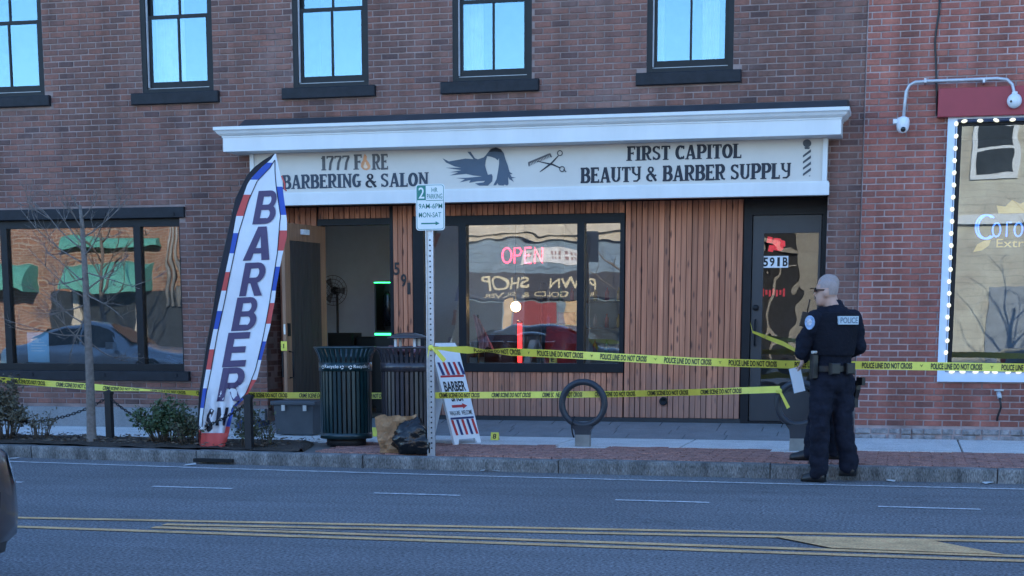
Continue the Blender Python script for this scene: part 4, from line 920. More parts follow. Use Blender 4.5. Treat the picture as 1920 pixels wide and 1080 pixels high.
# red panel, conduit and cameras
a, b, c, e = xz(1758, 2340, 164, 218, YR-.12)
rp_ = thing('red_awning_panel', 'deep red fascia panel fixed above the right-hand window', 'panel', ((a+b)/2, YR, c))
MB().cbox(W(1759, 190, YR-.12).x, b, YR-.12, YR-.001, W(1840, 217, YR-.12).z, W(1840, 163, YR-.12).z, .004).build('fascia', M('deep_red_paint', (.32, .03, .045), .45, var=.06), rp_)
YQ = YR-.16
cd_ = [(1694, 222), (1697, 190), (1699, 172), (1705, 160), (1716, 154), (1740, 152), (1800, 150), (1870, 147), (1888, 149), (1898, 158), (1902, 175), (1902, 184)]
P_ = [W(x, y, YQ) for x, y in cd_]
ct = thing('camera_conduit', 'grey bent conduit pipe carrying two cameras over the red panel', 'conduit', (P_[5].x, YQ, P_[5].z))
MB().tube(P_, .017, 8).build('pipe', M('grey_conduit', (.5, .52, .55), .45, .3), ct)
mb = MB()
for px in (1735, 1845):
    q = W(px, 151, YQ); mb.box(q.x-.012, q.x+.012, YQ-.02, YR+.01, q.z-.022, q.z+.022)
mb.build('clamp', M('grey_conduit', (.5, .52, .55), .45, .3), ct)
CAMW = M('camera_white', (.72, .74, .76), .35, var=.03)
p = W(1692, 232, YQ)
c1 = thing('security_camera', 'white bullet-and-dome security camera hanging at the left end of the conduit', 'camera', (p.x, YQ, p.z-.1))
MB().lathe([(.0, -.1), (.04, -.09), (.06, -.06), (.068, -.02), (.07, .03), (.06, .06), (.02, .075), (0, .075)], (p.x+.005, YQ, p.z), 20).build('housing', CAMW, c1)
MB().cbox(p.x-.1, p.x-.02, YQ-.03, YQ+.05, p.z+.0, p.z+.05, .008).build('side_hood', CAMW, c1)
MB().ball((p.x+.01, YQ-.045, p.z-.06), (.03, .025, .03), 12, 8).build('lens', M('lens_black', (.01, .01, .012), .1), c1)
p = W(1902, 189, YQ)
c2 = thing('security_camera', 'round white dome security camera in front of the red panel', 'camera', (p.x, YQ, p.z-.08))
MB().ball((p.x, YQ, p.z), (.076, .07, .078), 20, 14).build('housing', CAMW, c2)
MB().lathe([(.03, .06), (.03, .09), (.018, .095)], (p.x, YQ, p.z), 14).build('collar', CAMW, c2)
MB().ball((p.x-.035, YQ-.055, p.z-.012), .014, 10, 6).build('lens', MATS['lens_black'], c2)
cbl = [W(x, y, YR-.015) for x, y in ((1764, -40), (1761, 20), (1755, 60), (1753, 80), (1755, 120), (1756, 165), (1757, 218))]
MB().tube(cbl, .011, 6).build('cable', M('cable_black', (.015, .015, .016), .5), label='thin black cable running down the red brick wall above the red panel', cat='cable')
p, q = W(1872, 737, YR), W(1876, 788, YR)
vp = thing('wall_spigot', 'dark outdoor wall spigot and hose stub under the right-hand window', 'spigot', (p.x, YR, q.z))
MB().tube([(p.x, YR+.01, p.z), (p.x, YR-.09, p.z), (p.x+.01, YR-.12, p.z-.05)], .025, 10).build('tap', M('grey_conduit', (.5, .52, .55), .45, .3), vp)
MB().tube([(p.x-.05, YR-.1, p.z+.035), (p.x+.05, YR-.1, p.z+.035)], .012, 8).build('handle', STEEL, vp)
MB().tube([(p.x+.01, YR-.115, p.z-.04), (p.x+.03, YR-.09, p.z-.15), (p.x+.0, YR-.05, p.z-.26), (p.x+.0, YR-.02, p.z-.3)], .012, 8).build('hose', M('cable_black', (.015, .015, .016), .5), vp)
#PART4
# ================================================================== the other side of the street (behind the camera, seen in the glass)
YO = -2.6
mb = MB(); mb.box(-60, 60, YO, YK2-.15, -.02, .13); mb.build('opposite_sidewalk', CONC, kind='structure')
mb = MB(); mb.box(-60, 60, YK2-.148, YK2+.0, -.02, .135); mb.build('opposite_kerb', GRAN, kind='structure')
def opp_window(par, x, z, wd, hh, mat, fm):
    o = MB().box(x-wd/2-.09, x+wd/2+.09, YO, YO+.06, z-.09, z+hh+.09).build('window', fm, par, org=(x, YO, z))
    for a, b in ((0, .5), (.5, 1)): MB().box(x-wd/2+.02, x+wd/2-.02, YO+.055, YO+.068, z+hh*a+.03, z+hh*b-.03).build('pane', mat, o)
DKG = M('far_dark_glass', (.05, .06, .07), .15, var=.3, scale=1)
ob = thing('pawn_building', 'blue-grey storefront building with dark sign across the street', 'building', (-9, YO, .13))
mb = MB(); mb.box(-13.6, -5.2, YO-8, YO, .1, 3.58); mb.build('wall', coursed('blue_grey_siding', (.2, .28, .35), (.22, .3, .37), (.12, .17, .22), 3.5, .16, .008), ob)
mb = MB(); mb.box(-13.7, -5.1, YO-8, YO+.12, 3.58, 3.72); mb.box(-13.75, -5.05, YO-8, YO+.22, 3.72, 3.9); mb.box(-13.6, -5.2, YO-8, YO+.1, 3.9, 4.3); mb.build('cornice', M('cream_trim', (.62, .55, .43), .7), ob)
MB().box(-11.9, -6.2, YO+.001, YO+.1, 2.12, 2.78).build('fascia', M('fascia_charcoal', (.05, .055, .075), .5), ob)
mb = MB(); gm = M('gilt_letters', (.72, .62, .4), .4)
put_text(mb, 'PAWN', (-7.75, YO+.105, 2.36), (-1.25, 0, 0), (0, 0, .3), .02); put_text(mb, 'SHOP', (-9.5, YO+.105, 2.36), (-1.25, 0, 0), (0, 0, .3), .02)
put_text(mb, 'BUY  GOLD  &  SILVER', (-7.8, YO+.105, 2.16), (-2.9, 0, 0), (0, 0, .13)); mb.build('fascia_letters', gm, ob)
MB().box(-9.75, -7.95, YO+.001, YO+.02, 2.96, 3.36).build('banner', M('banner_white', (.75, .74, .72), .6), ob)
mb = MB()
for k in range(2): put_text(mb, 'lllllllll lllll', (-8.03, YO+.024, 3.2-.13*k), (-1.6, 0, 0), (0, 0, .08))
mb.build('banner_print', M('banner_print', (.35, .2, .2), .6), ob)
mb = MB()
for a, b in ((-11.6, -10.2), (-8.2, -6.6)): mb.box(a, b, YO+.001, YO+.03, .5, 2.05)
mb.build('display_window', DKG, ob)
MB().box(-9.9, -8.8, YO+.001, YO+.05, .15, 2.05).build('entrance_door', M('maroon_door', (.28, .05, .06), .5), ob)
mb = MB(); mb.box(-10.15, -9.95, YO, YO+.06, .13, 2.1); mb.box(-8.6, -8.25, YO, YO+.06, .13, 2.1); mb.build('pilaster', M('tan_panel', (.6, .42, .24), .7), ob)
ob = thing('awning_brick_building', 'sunlit orange brick building with green awnings across the street', 'building', (-19, YO, .13))
mb = MB(); mb.box(-26, -13.61, YO-8, YO, .1, 5.2); mb.build('wall', coursed('orange_brick', (.36, .19, .125), (.27, .135, .095), (.4, .33, .27), .22, .085, .012), ob)
GRN = M('green_awning', (.12, .42, .33), .6, var=.12)
for xa, xb, z0, z1 in ((-21.9, -19.6, 2.35, 3.05), (-18.4, -17.2, 3.3, 3.62), (-25.2, -23.0, 2.35, 3.05), (-16.8, -14.4, 3.3, 3.62), (-22.2, -19.4, 3.45, 3.75)):
    n = 8; rr = [[(x, YO+.9*math.sin(i*math.pi/2/n)*(.9 if z1-z0 > .5 else .3)+.002, z0+(z1-z0)*math.cos(i*math.pi/2/n)) for x in (xa, xb)] for i in range(n+1)]
    mb = MB(); mb.add([p for r in rr for p in r], [(2*i, 2*i+1, 2*i+3, 2*i+2) for i in range(n)], True)
    mb.add([rr[0][0], *[r[0] for r in rr], (xa, YO, z0)], [tuple(range(n+3))]); mb.add([rr[0][1], *[r[1] for r in rr], (xb, YO, z0)], [tuple(range(n+3))]); mb.build('awning', GRN, ob)
MB().box(-22.6, -17.7, YO+.001, YO+.04, .3, 2.32).build('display_window', DKG, ob); MB().box(-17.4, -16.2, YO+.001, YO+.05, .15, 2.3).build('side_door', M('charcoal_boards', (.03, .032, .036), .6), ob)
opp_window(ob, -16.0, 3.75, .9, 1.1, DKG, WHITE)
mb = MB(); mb.box(-20.0, -19.8, YO, YO+.12, .13, 2.35); mb.box(-22, -21.85, YO, YO+.12, .13, 2.35); mb.build('pilaster', M('cream_trim', (.62, .55, .43), .7), ob)
mb = MB()
for k in range(3): mb.tube([(-19.1+.14*k, YO+.08, 5), (-19.1+.14*k, YO+.08, 1.9)], .045, 8)
mb.build('downspout', M('zinc_pipe', (.35, .35, .33), .5), ob)
MB().box(-17.6, -14, YO+.001, YO+.25, .13, 1.0).build('stone_base', M('pale_stone', (.6, .55, .45), .8, var=.4), ob)
ob = thing('charcoal_shop', 'narrow charcoal shop squeezed between pawn shop and cream house across the street', 'building', (-4, YO, .13))
MB().box(-5.19, -2.77, YO-8, YO-.05, .1, 4.6).build('wall', M('charcoal_boards', (.03, .032, .036), .6), ob)
mb = MB(); mb.box(-5.19, -2.77, YO-.05, YO+.1, 3.3, 3.42); mb.box(-3.42, -3.34, YO-.05, YO+.06, .13, 2.9); mb.box(-5.15, -2.8, YO-.05, YO+.05, 2.9, 2.96); mb.build('pale_trim', M('cream_trim', (.62, .55, .43), .7), ob)
MB().box(-4.9, -3.6, YO-.05, YO+.0, .5, 2.7).build('display_window', DKG, ob)
ob = thing('cream_house', 'tall cream clapboard house with white framed window across the street', 'house', (3, YO, .13))
mb = MB(); mb.box(-2.75, 9, YO-8, YO, .1, 7.8); mb.build('wall', coursed('cream_clapboard', (.56, .51, .41), (.53, .48, .38), (.44, .4, .32), 3.2, .16, .010), ob)
mb = MB(); mb.box(-2.76, 9.2, YO-8.2, YO+.25, 7.8, 8.0); mb.build('eaves', WHITE, ob)
opp_window(ob, 1.75, 4.85, .85, 1.15, DKG, WHITE); opp_window(ob, 4.2, 4.85, .85, 1.15, DKG, WHITE); opp_window(ob, -1.2, 4.85, .85, 1.15, DKG, WHITE)
MB().box(-2.74, 8.9, YO+.001, YO+.12, 3.75, 3.95).build('string_course', WHITE, ob)
MB().box(1.75, 2.75, YO+.001, YO+.05, .2, 2.3).build('grey_door', M('grey_steel_door', (.25, .27, .3), .5), ob)
MB().box(-2.0, -.9, YO+.001, YO+.1, 1.35, 1.75).build('dark_sign', M('fascia_charcoal', (.05, .055, .075), .5), ob)
# bare trees on the far pavement, mirrored in the glass
def far_tree(x, y, lab):
    t_ = thing('bare_tree', lab, 'tree', (x, y, .13), 'bare trees across the street')
    MB().tube([(x, y, .1), (x+.03, y, 1.2), (x-.02, y, 2.4), (x+.05, y+.03, 3.6)], [.1, .075, .06, .035], 8).build('trunk', BARK, t_)
    for k in range(9):
        a = k*2.4; mb = MB(); P = [Vector((x, y, 1.7+.2*k))]; d = Vector((math.cos(a), math.sin(a)*.6, .8)).normalized()
        for i in range(6): d = (d+Vector((random.uniform(-.2, .2), random.uniform(-.2, .2), random.uniform(-.1, .15)))).normalized(); P.append(P[-1]+d*.28)
        mb.tube(P, [.028, .024, .02, .016, .012, .009, .005], 5)
        for q in P[2:]:
            e = q+Vector((random.uniform(-.5, .5), random.uniform(-.3, .3), random.uniform(.1, .5))); mb.tube([q, q.lerp(e, .5)+Vector((0, 0, .04)), e], [.009, .006, .003], 4)
        mb.build('branch', BARK, t_)
for q_, l_ in ((-18.9, 'bare tree across the street before the green awnings'), (-6.1, 'bare tree across the street right of the pawn shop door'), (3.3, 'bare tree across the street before the cream house')): far_tree(q_, 1.6, l_)
# ================================================================== cars
def car(front, yc, body, name, lab, length=4.5, grp=None):
    """a saloon lying along X with its nose at x = front, pointing right"""
    F = front; hw = .9
    st = [ # x from nose, half width, z bottom, z belt, z top, half width at top
     (0, .50, .34, .50, .66, .44), (.025, .62, .28, .54, .72, .55), (.08, .74, .22, .59, .765, .64), (.18, .82, .2, .64, .80, .70), (.4, .875, .18, .69, .845, .74), (.9, .89, .18, .76, .92, .76), (1.25, .9, .18, .8, .97, .74),
     (1.55, .9, .18, .84, 1.16, .68), (1.95, .9, .18, .87, 1.38, .6), (2.4, .9, .18, .88, 1.44, .58), (2.9, .9, .18, .89, 1.43, .58), (3.35, .9, .18, .9, 1.3, .6), (3.7, .89, .18, .9, 1.06, .68), (4.1, .87, .2, .88, 1.0, .72), (4.4, .8, .26, .8, .95, .68), (4.5, .66, .34, .6, .8, .58)]
    k = length/4.5; t_ = thing(name, lab, 'car', (F-length/2, yc, 0), grp)
    rings = []
    for x, w_, zb, zm, zt, wt in st:
        X = F-x*k
        half = [(w_*.75, zb), (w_*.97, zb+.06), (w_, (zb+zm)/2), (w_*.985, zm-.03), (w_*.95, zm+.01), (wt+(w_*.95-wt)*.12, zt-.05), (wt*.86, zt-.008), (wt*.4, zt+.012)]
        rings.append([(X, yc+a, z) for a, z in half]+[(X, yc-a, z) for a, z in half[::-1]])
    MB().loft(rings).build('body', body, t_)
    gl = M('car_glass', (.012, .014, .016), .05, var=0)
    for s_ in (-1, 1):
        for ax, bx in ((1.72, 2.45), (2.52, 3.3)):
            P = []
            def at_(x, z):
                for a, b in zip(st, st[1:]):
                    if a[0] <= x <= b[0]:
                        u = (x-a[0])/(b[0]-a[0]); v = [a[i]+(b[i]-a[i])*u for i in range(6)]; break
                w0, w1, z0, z1 = v[1]*.95, v[5]+(v[1]*.95-v[5])*.12, v[3]+.01, v[4]-.05
                q = z0+(z1-z0)*z; return (F-x*k, yc+s_*(w0+(w1-w0)*z+.006), q)
            for i in range(5): P.append(at_(ax+(bx-ax)*i/4, .12))
            for i in range(5): P.append(at_(bx-(bx-ax)*i/4, .93))
            MB().add(P, [(i, i+1, 8-i, 9-i) for i in range(4)], True).build('side_glass', gl, t_)
        for wx in (.82, 3.62):
            c_ = (F-wx*k, yc+s_*.8, .325)
            tyre = MB(Matrix.Translation(c_) @ Matrix.Rotation(R(90), 4, 'X')); tyre.lathe([(.2, -.1), (.3, -.105), (.325, -.08), (.325, .08), (.3, .105), (.2, .1)], n=28, cap=False)
            wh = tyre.build('wheel', M('tyre_rubber', (.018, .018, .019), .8), t_, org=c_)
            rim = MB(Matrix.Translation(c_) @ Matrix.Rotation(R(90), 4, 'X')); rim.lathe([(0, -.06), (.05, -.095), (.2, -.085), (.21, -.06), (.21, .06), (.2, .085), (.05, .095), (0, .06)], n=28, cap=False)
            rim.build('rim', M('alloy', (.55, .55, .56), .3, .8), wh)
        def on(x, z, out=.006):
            for a, b in zip(st, st[1:]):
                if a[0] <= x <= b[0]:
                    u = (x-a[0])/(b[0]-a[0]); v = [a[i]+(b[i]-a[i])*u for i in range(6)]; break
            w0, w1, z0, z1 = v[1]*.95, v[5]+(v[1]*.95-v[5])*.12, v[3]+.01, v[4]-.05
            return (F-x*k+.008, yc+s_*(w0+(w1-w0)*z+out), z0+(z1-z0)*z+.003)
        xs_h = [.05, .09, .16, .25, .34, .42]; n = len(xs_h)
        hl = MB(); hl.add([on(x, -.25+.1*i) for i, x in enumerate(xs_h)]+[on(x, .95) for x in xs_h], [(i, i+1, n+i+1, n+i) for i in range(n-1)], True); hl.build('headlight', M('headlight_glass', (.55, .62, .7), .08, var=.3, scale=14), t_)
        ar = MB(); ar.tube([(F-.82*k+.4*math.cos(R(t)), yc+s_*.888, .30+.4*math.sin(R(t))) for t in range(-5, 186, 10)], .03, 6); ar.build('wheel_arch', M('dark_bumper', (.03, .028, .028), .5), t_)
        MB().box(F-length+.01, F-length+.12*k, yc+s_*.62-.14, yc+s_*.62+.14, .68, .8).build('tail_light', M('tail_red', (.45, .01, .01), .2), t_)
        MB().cbox(F-1.75*k, F-1.6*k, yc+s_*1.0-.1, yc+s_*1.0+.1, .9, 1.03, .02).build('mirror', body, t_)
        MB().box(F-.115*k, F-.075*k, yc+s_*.6-.07, yc+s_*.6+.07, .34, .42).build('fog_light', M('pale_plastic', (.55, .54, .5), .4), t_)
    P = [(F-1.3*k, yc-.66, 1.0), (F-1.3*k, yc+.66, 1.0), (F-1.93*k, yc+.53, 1.385), (F-1.93*k, yc-.53, 1.385)]
    MB().add([(x+.03, y, z+.03) for x, y, z in P], [(0,1,2,3)]).build('windscreen', gl, t_)
    P = [(F-3.68*k, yc-.62, 1.08), (F-3.68*k, yc+.62, 1.08), (F-3.35*k, yc+.52, 1.3), (F-3.35*k, yc-.52, 1.3)]
    MB().add([(x-.03, y, z+.03) for x, y, z in P], [(0,1,2,3)]).build('rear_window', gl, t_)
    MB().loft([[(F-x_*k, yc+a, z) for a, z in ((-w_*.9, .2), (w_*.9, .2), (w_, .36), (-w_, .36))] for x_, w_ in ((.03, .45), (.07, .64), (.18, .75))], smooth=False).build('lower_bumper', M('dark_bumper', (.03, .028, .028), .5), t_)
    MB().loft([[(F+.006-dx_, yc-w_, z_), (F+.006-dx_, yc+w_, z_), (F-.03-dx_, yc+w_, z_), (F-.03-dx_, yc-w_, z_)] for z_, w_, dx_ in ((.37, .34, .0), (.45, .42, -.004), (.53, .44, .0))], smooth=False).build('grille', M('tyre_rubber', (.018, .018, .019), .8), t_)
    return t_
cx_ = W(5, 985, 7.4)
car(cx_.x, 6.95, M('brown_car_paint', (.055, .04, .036), .28, var=.2, coat=.6), 'parked_car', 'dark brown car whose nose just enters the left edge of the road')
car(-15.2, 4.2, M('silver_car_paint', (.42, .46, .5), .3, .5, var=.04, coat=.6), 'parked_car', 'silver car parked on the camera side, mirrored in the left window', grp='cars parked across the street')
car(-10.3, 4.2, M('black_car_paint', (.02, .022, .025), .25, var=.1, coat=.6), 'parked_car', 'black car parked on the camera side, mirrored in the shop window', grp='cars parked across the street')
car(6.2, 4.0, M('grey_car_paint', (.06, .065, .07), .3, var=.1, coat=.6), 'parked_car', 'charcoal car parked on the camera side, mirrored in the right-hand window', grp='cars parked across the street')
# ================================================================== street furniture
# parking sign
pp_ = G(809, 853, .134); YP = pp_.y; top = W(806, 346, YP).z
ps = thing('parking_sign', 'two hour parking sign on a tall perforated steel post at the kerb', 'sign', (pp_.x, YP, .134))
pw = .036; mb = MB()
mb.box(pp_.x-.038, pp_.x-.029, YP-.012, YP+.02, .1, top-.05); mb.box(pp_.x+.029, pp_.x+.038, YP-.012, YP+.02, .1, top-.05)
mb.box(pp_.x-.029, pp_.x+.029, YP+.012, YP+.02, .1, top-.05); mb.build('post', STEEL, ps)
mb = MB(); z = .2
while z < top-.5: mb.lathe([(.0085, -.002), (.0085, .002)], (0, 0, 0), 8); mb.v[-16:] = [(x+pp_.x, YP+.0105+zz_*.4, y+z) for x, y, zz_ in mb.v[-16:]]; z += .05
mb.build('post_holes', M('hole_dark', (.03, .035, .04), .9), ps)
a, b, c, e = W(780, 388, YP-.02).x, W(834, 388, YP-.02).x, W(807, 432, YP-.02).z, W(807, 345, YP-.02).z
def rrect(x0, x1, z0, z1, r, n=5):
    P = []
    for cx, cz, a0 in ((x1-r, z0+r, -90), (x1-r, z1-r, 0), (x0+r, z1-r, 90), (x0+r, z0+r, 180)): P += [(cx+r*math.cos(R(a0+90*i/n)), cz+r*math.sin(R(a0+90*i/n))) for i in range(n+1)]
    return P
SIGNW = M('sign_white', (.78, .8, .79), .35, var=.03); SIGNG = M('sign_green', (.01, .2, .15), .4, var=.05)
pl = MB(); pl.prism(rrect(a, b, c, e, .03), (0, YP-.024, 0), (1, 0, 0), (0, 0, 1), (0, .004, 0)); plate = pl.build('sign_plate', SIGNW, ps)
mb = MB(); o1, o2 = rrect(a+.008, b-.008, c+.008, e-.008, .026), rrect(a+.013, b-.013, c+.013, e-.013, .022); n = len(o1)
mb.add([(x, YP-.0248, z) for x, z in o1]+[(x, YP-.0248, z) for x, z in o2], [(i, (i+1) % n, n+(i+1) % n, n+i) for i in range(n)])
w_, h_ = b-a, e-c; sx_ = lambda u: a+w_*u; sz_ = lambda v: c+h_*v
mb.box(sx_(.05), sx_(.35), YP-.0256, YP-.0245, sz_(.655), sz_(.965)); mb.box(sx_(.35), sx_(.95), YP-.0256, YP-.0245, sz_(.64), sz_(.652))
for s_, u0, u1, v0, v1 in (('HR', .55, .76, .82, .92), ('PARKING', .39, .92, .68, .79), ('9AM-6PM', .1, .92, .47, .58), ('MON-SAT', .1, .88, .28, .39)):
    put_text(mb, s_, (sx_(u0), YP-.0252, sz_(v0)), (w_*(u1-u0), 0, 0), (0, 0, h_*(v1-v0)), .008)
mb.add([(sx_(u), YP-.0252, sz_(v)) for u, v in ((.18, .135), (.68, .135), (.68, .105), (.82, .15), (.68, .195), (.68, .165), (.18, .165))], [tuple(range(7))]); mb.build('sign_print', SIGNG, plate)
mb = MB(); put_text(mb, '2', (sx_(.1), YP-.0265, sz_(.69)), (w_*.2, 0, 0), (0, 0, h_*.24), .01); mb.build('sign_numeral', SIGNW, plate)
# bins
def bin_(px, py, mat, lab, recyc):
    g = G(px, py, .134); x, y = g.x, g.y+.25; zt_ = W(px, 652, y-.3).z-.134
    t_ = thing('litter_bin', lab, 'bin', (x, y, .134), 'slatted bins beside the sign post')
    MB().lathe([(.21, 0), (.21, .08), (.2, .081)], (x, y, .134), 28).build('base', M('bin_base', (.02, .022, .024), .6), t_)
    MB().lathe([(.235, .07), (.235, zt_-.12), (.23, zt_-.1), (.22, zt_-.1), (.22, .075)], (x, y, .134), 28).build('liner', M('bin_liner', (.01, .011, .012), .7), t_)
    mb = MB()
    mb.lathe([(.262, .075), (.278, .075), (.278, .135), (.262, .135)], (x, y, .134), 32, False); mb.build('lower_band', mat, t_)
    mb = MB(); mb.lathe([(.262, zt_-.245), (.283, zt_-.245), (.283, zt_-.155), (.262, zt_-.155)], (x, y, .134), 32, False); bnd = mb.build('upper_band', mat, t_)
    mb = MB(); mb.lathe([(.325, zt_-.012), (.335, zt_-.004), (.335, zt_+.006), (.322, zt_+.01), (.318, zt_-.004)], (x, y, .134), 36, False); mb.build('rim', mat, t_)
    N = 34; me = None
    for i in range(N):
        a_ = 2*math.pi*i/N
        if me is None:
            pf = [(.262, .08), (.262, zt_-.2), (.268, zt_-.13), (.285, zt_-.07), (.305, zt_-.03), (.322, zt_)]
            rr = [[(r_, -.016, z), (r_+.012, -.016, z-.002), (r_+.012, .016, z-.002), (r_, .016, z)] for r_, z in pf]
            o = MB().loft(rr, smooth=False).build('slat', mat, t_, org=(0, 0, 0)); me = o.data; bpy.data.objects.remove(o)
        link_piece('slat', me, (x, y, .134), t_, rot=(0, 0, a_))
    if recyc:
        R_ = .2845
        def cyl(u, v): an = R(-90)+(u)/R_; return (x+R_*math.cos(an), y+R_*math.sin(an), .134+v)
        zc_ = zt_-.222
        for u0 in (-.2, .13):
            mb = MB(); put_text(mb, 'Recycle', None or (0,0,0), (0,0,0), (0,0,0), .015, fn=lambda a_, b_, u0=u0: cyl(u0+.055+a_*.17, zc_+b_*.045))
            for cc in (u0+.02, u0+.262):
                for q in range(3):
                    t0 = q*2.094; pt = [(cc+.02*math.cos(t0+s_), zc_+.02+.02*math.sin(t0+s_)) for s_ in (0, .5, 1., 1.5)]; pi = [(cc+.011*math.cos(t0+s_), zc_+.02+.011*math.sin(t0+s_)) for s_ in (0, .5, 1., 1.5)]
                    mb.add([cyl(*p) for p in pt]+[cyl(*p) for p in pi], [(i, i+1, 5+i, 4+i) for i in range(3)])
            mb.build('recycle_print', SIGNW, bnd)
    else:
        for an in (.8, 2.4, 4.0, 5.6): MB().bar((x+.14*math.cos(an), y+.14*math.sin(an), .134+zt_-.02), (x+.14*math.cos(an), y+.14*math.sin(an), .134+zt_+.1), .025).build('lid_post', M('pale_metal', (.7, .7, .7), .4), t_)
        MB().lathe([(.205, .092), (.21, .1), (.2, .112), (.15, .135), (.08, .15), (0, .155)], (x, y, .134+zt_), 32).build('lid', mat, t_)
        mb = MB()
        for k in range(14):
            mb.ball((x+random.uniform(-.17, .2), y+random.uniform(-.15, .15), .134+zt_-.03+random.uniform(-.02, .02)), (.05, .045, .035), 8, 5)
        mb.build('rubbish', M('rubbish_mix', (.22, .1, .11), .7, var=.8, scale=12), t_)
    return t_
bin_(635, 837, M('bin_green', (.008, .032, .038), .3, var=.12, coat=.3), 'dark green slatted recycling bin with white lettering on its band', True)
bin_(752, 840, M('bin_bronze', (.04, .036, .042), .28, var=.15, coat=.3), 'dark bronze slatted litter bin with a raised flat lid', False)
# bags
p0 = G(719, 850, .134)
bg_ = MB(); n = 24; rings = []
for k in range(9):
    t = k/8; z = .138+.33*t+(0 if k < 8 else 0); rr = []
    for i in range(n):
        a_ = 2*math.pi*i/n; q = max(abs(math.cos(a_)), abs(math.sin(a_)*1.0)); ex, ey = .145/q*math.cos(a_), .085/q*math.sin(a_)
        cr = .035*noise.noise((ex*11, ey*11, t*4))+.03*abs(noise.noise((ex*26, ey*26, t*9)))-.01
        zz_ = z+(.05*math.sin(a_*1.5+1)+.04*noise.noise((a_*2, 3, 1)) if k > 5 else 0)*(k-5)/3 if k > 5 else z
        rr.append((p0.x+.1+ex*(1+.12*t)+cr+.04*t*math.cos(a_*2), p0.y+.1+ey*(1+.05*t)+cr-.02*t, zz_))
    rings.append(rr)
bag = MB().loft(rings, smooth=False, cap=False); bag.add(rings[0], [tuple(range(n))])
pb = bag.build('paper_bag', M('kraft_paper', (.36, .20, .10), .85, var=.3, scale=14, bump=.8, bscale=26), label='crumpled brown paper bag open at the top beside the sign post', cat='bag')
MB().add(rings[6], [tuple(range(n))]).build('bag_contents', M('bin_liner', (.01, .011, .012), .7), pb)
mb = MB()
for px, py, cc in ((743, 790, 'label_red'), ): pass
p0 = G(768, 853, .134)
tb = MB(); vs_ = []; sg_, rg = 40, 26
for i in range(rg+1):
    t = math.pi*i/rg
    for j in range(sg_):
        a_ = 2*math.pi*j/sg_; d = Vector((math.sin(t)*math.cos(a_), math.sin(t)*math.sin(a_), -math.cos(t)))
        rr = 1+.28*noise.noise(d*2.1+Vector((3, 1, 7)))+.2*abs(noise.noise(d*4.5))+.13*abs(noise.noise(d*9+Vector((1, 5, 2))))
        z = d.z*.155*rr+.13
        if d.z > .75: z += .05*(d.z-.75)*4
        vs_.append((p0.x+.0+d.x*.2*rr, p0.y+.12+d.y*.13*rr, .136+max(0, z)))
tb.add(vs_, [(i*sg_+j, i*sg_+(j+1) % sg_, (i+1)*sg_+(j+1) % sg_, (i+1)*sg_+j) for i in range(rg) for j in range(sg_)], True)
tb.build('rubbish_bag', M('black_polythene', (.008, .008, .009), .2, var=0, bump=.5, bscale=24), label='knotted shiny black rubbish bag on the bricks beside the sign post', cat='bag')
# folding A-board
q0 = G(853, 834, .136); uu = Vector((.40, .917, 0)); nn = Vector((.917, -.40, 0)); wd = .45; hgt = W(843, 643, q0.y+.4).z-.136
lean = .325
ab = thing('sandwich_board', 'white folding barber shop pavement board leaning behind the sign post', 'sign', tuple(q0))
def Q(a_, b_, off=0., back=False):
    base = Vector((q0.x, q0.y, .136)); top_ = -nn*lean
    if back: return base+uu*(a_*wd)-nn*(2*lean)*(1-b_)+top_*b_+Vector((0, 0, b_*hgt))-nn*.02
    return base+uu*(a_*wd)+top_*b_+Vector((0, 0, b_*hgt))+nn*off
BW = M('board_white', (.78, .79, .8), .4, var=.03)
for bk in (False, True):
    P = [(0, 0), (.14, 0), (.2, .05), (.8, .05), (.86, 0), (1, 0), (1, .93), (.9, 1), (.1, 1), (0, .93)]
    A = [Q(a_, b_, 0, bk) for a_, b_ in P]; B = [p-nn*.03 for p in A]; n = len(P)
    MB().add(A+B, [tuple(range(n)), tuple(range(n, 2*n))[::-1]]+[((i+1) % n, i, n+i, n+(i+1) % n) for i in range(n)]).build('panel', BW, ab)
def qpoly(mb, P, k=0): mb.add([Q(a_, b_, .0025+.0006*k) for a_, b_ in P], [tuple(range(len(P)))])
BR, BN = M('board_red', (.5, .035, .04), .5), M('board_navy', (.025, .035, .13), .5)
def bprint(name, P, mat, k=0): mb = MB(); qpoly(mb, P, k); mb.build(name, mat, ab)
bprint('red_rule', [(.06, .66), (.94, .66), (.94, .68), (.06, .68)], BR); bprint('navy_rule', [(.06, .245), (.94, .245), (.94, .265), (.06, .265)], BN)
for i in range(5):
    a0 = .06+i*.19
    bprint('stripe', [(a0, .81), (a0+.09, .81), (a0+.19, .683), (a0+.08, .683)], BN if i % 2 == 0 else BR, 1)
    bprint('stripe', [(a0, .242), (a0+.09, .242), (a0+.15, .09), (a0+.06, .09)], BR if i % 2 == 0 else BN, 1)
for tx_, u0, u1, v0, v1, bo in (('BARBER', .1, .9, .52, .62, .03), ('SHOP', .26, .76, .42, .5, .03), ('WALK-INS', .08, .46, .285, .33, .01), ('WELCOME', .52, .92, .285, .33, .01)):
    mb = MB(); put_text(mb, tx_, (0,0,0), (0,0,0), (0,0,0), bo, fn=lambda a_, b_: Q(u0+(u1-u0)*a_, v0+(v1-v0)*b_, .003)); mb.build('board_word', TXTBLK, ab)
bprint('arrow', [(.22, .36), (.62, .36), (.62, .345), (.8, .373), (.62, .401), (.62, .386), (.22, .386)], BR)
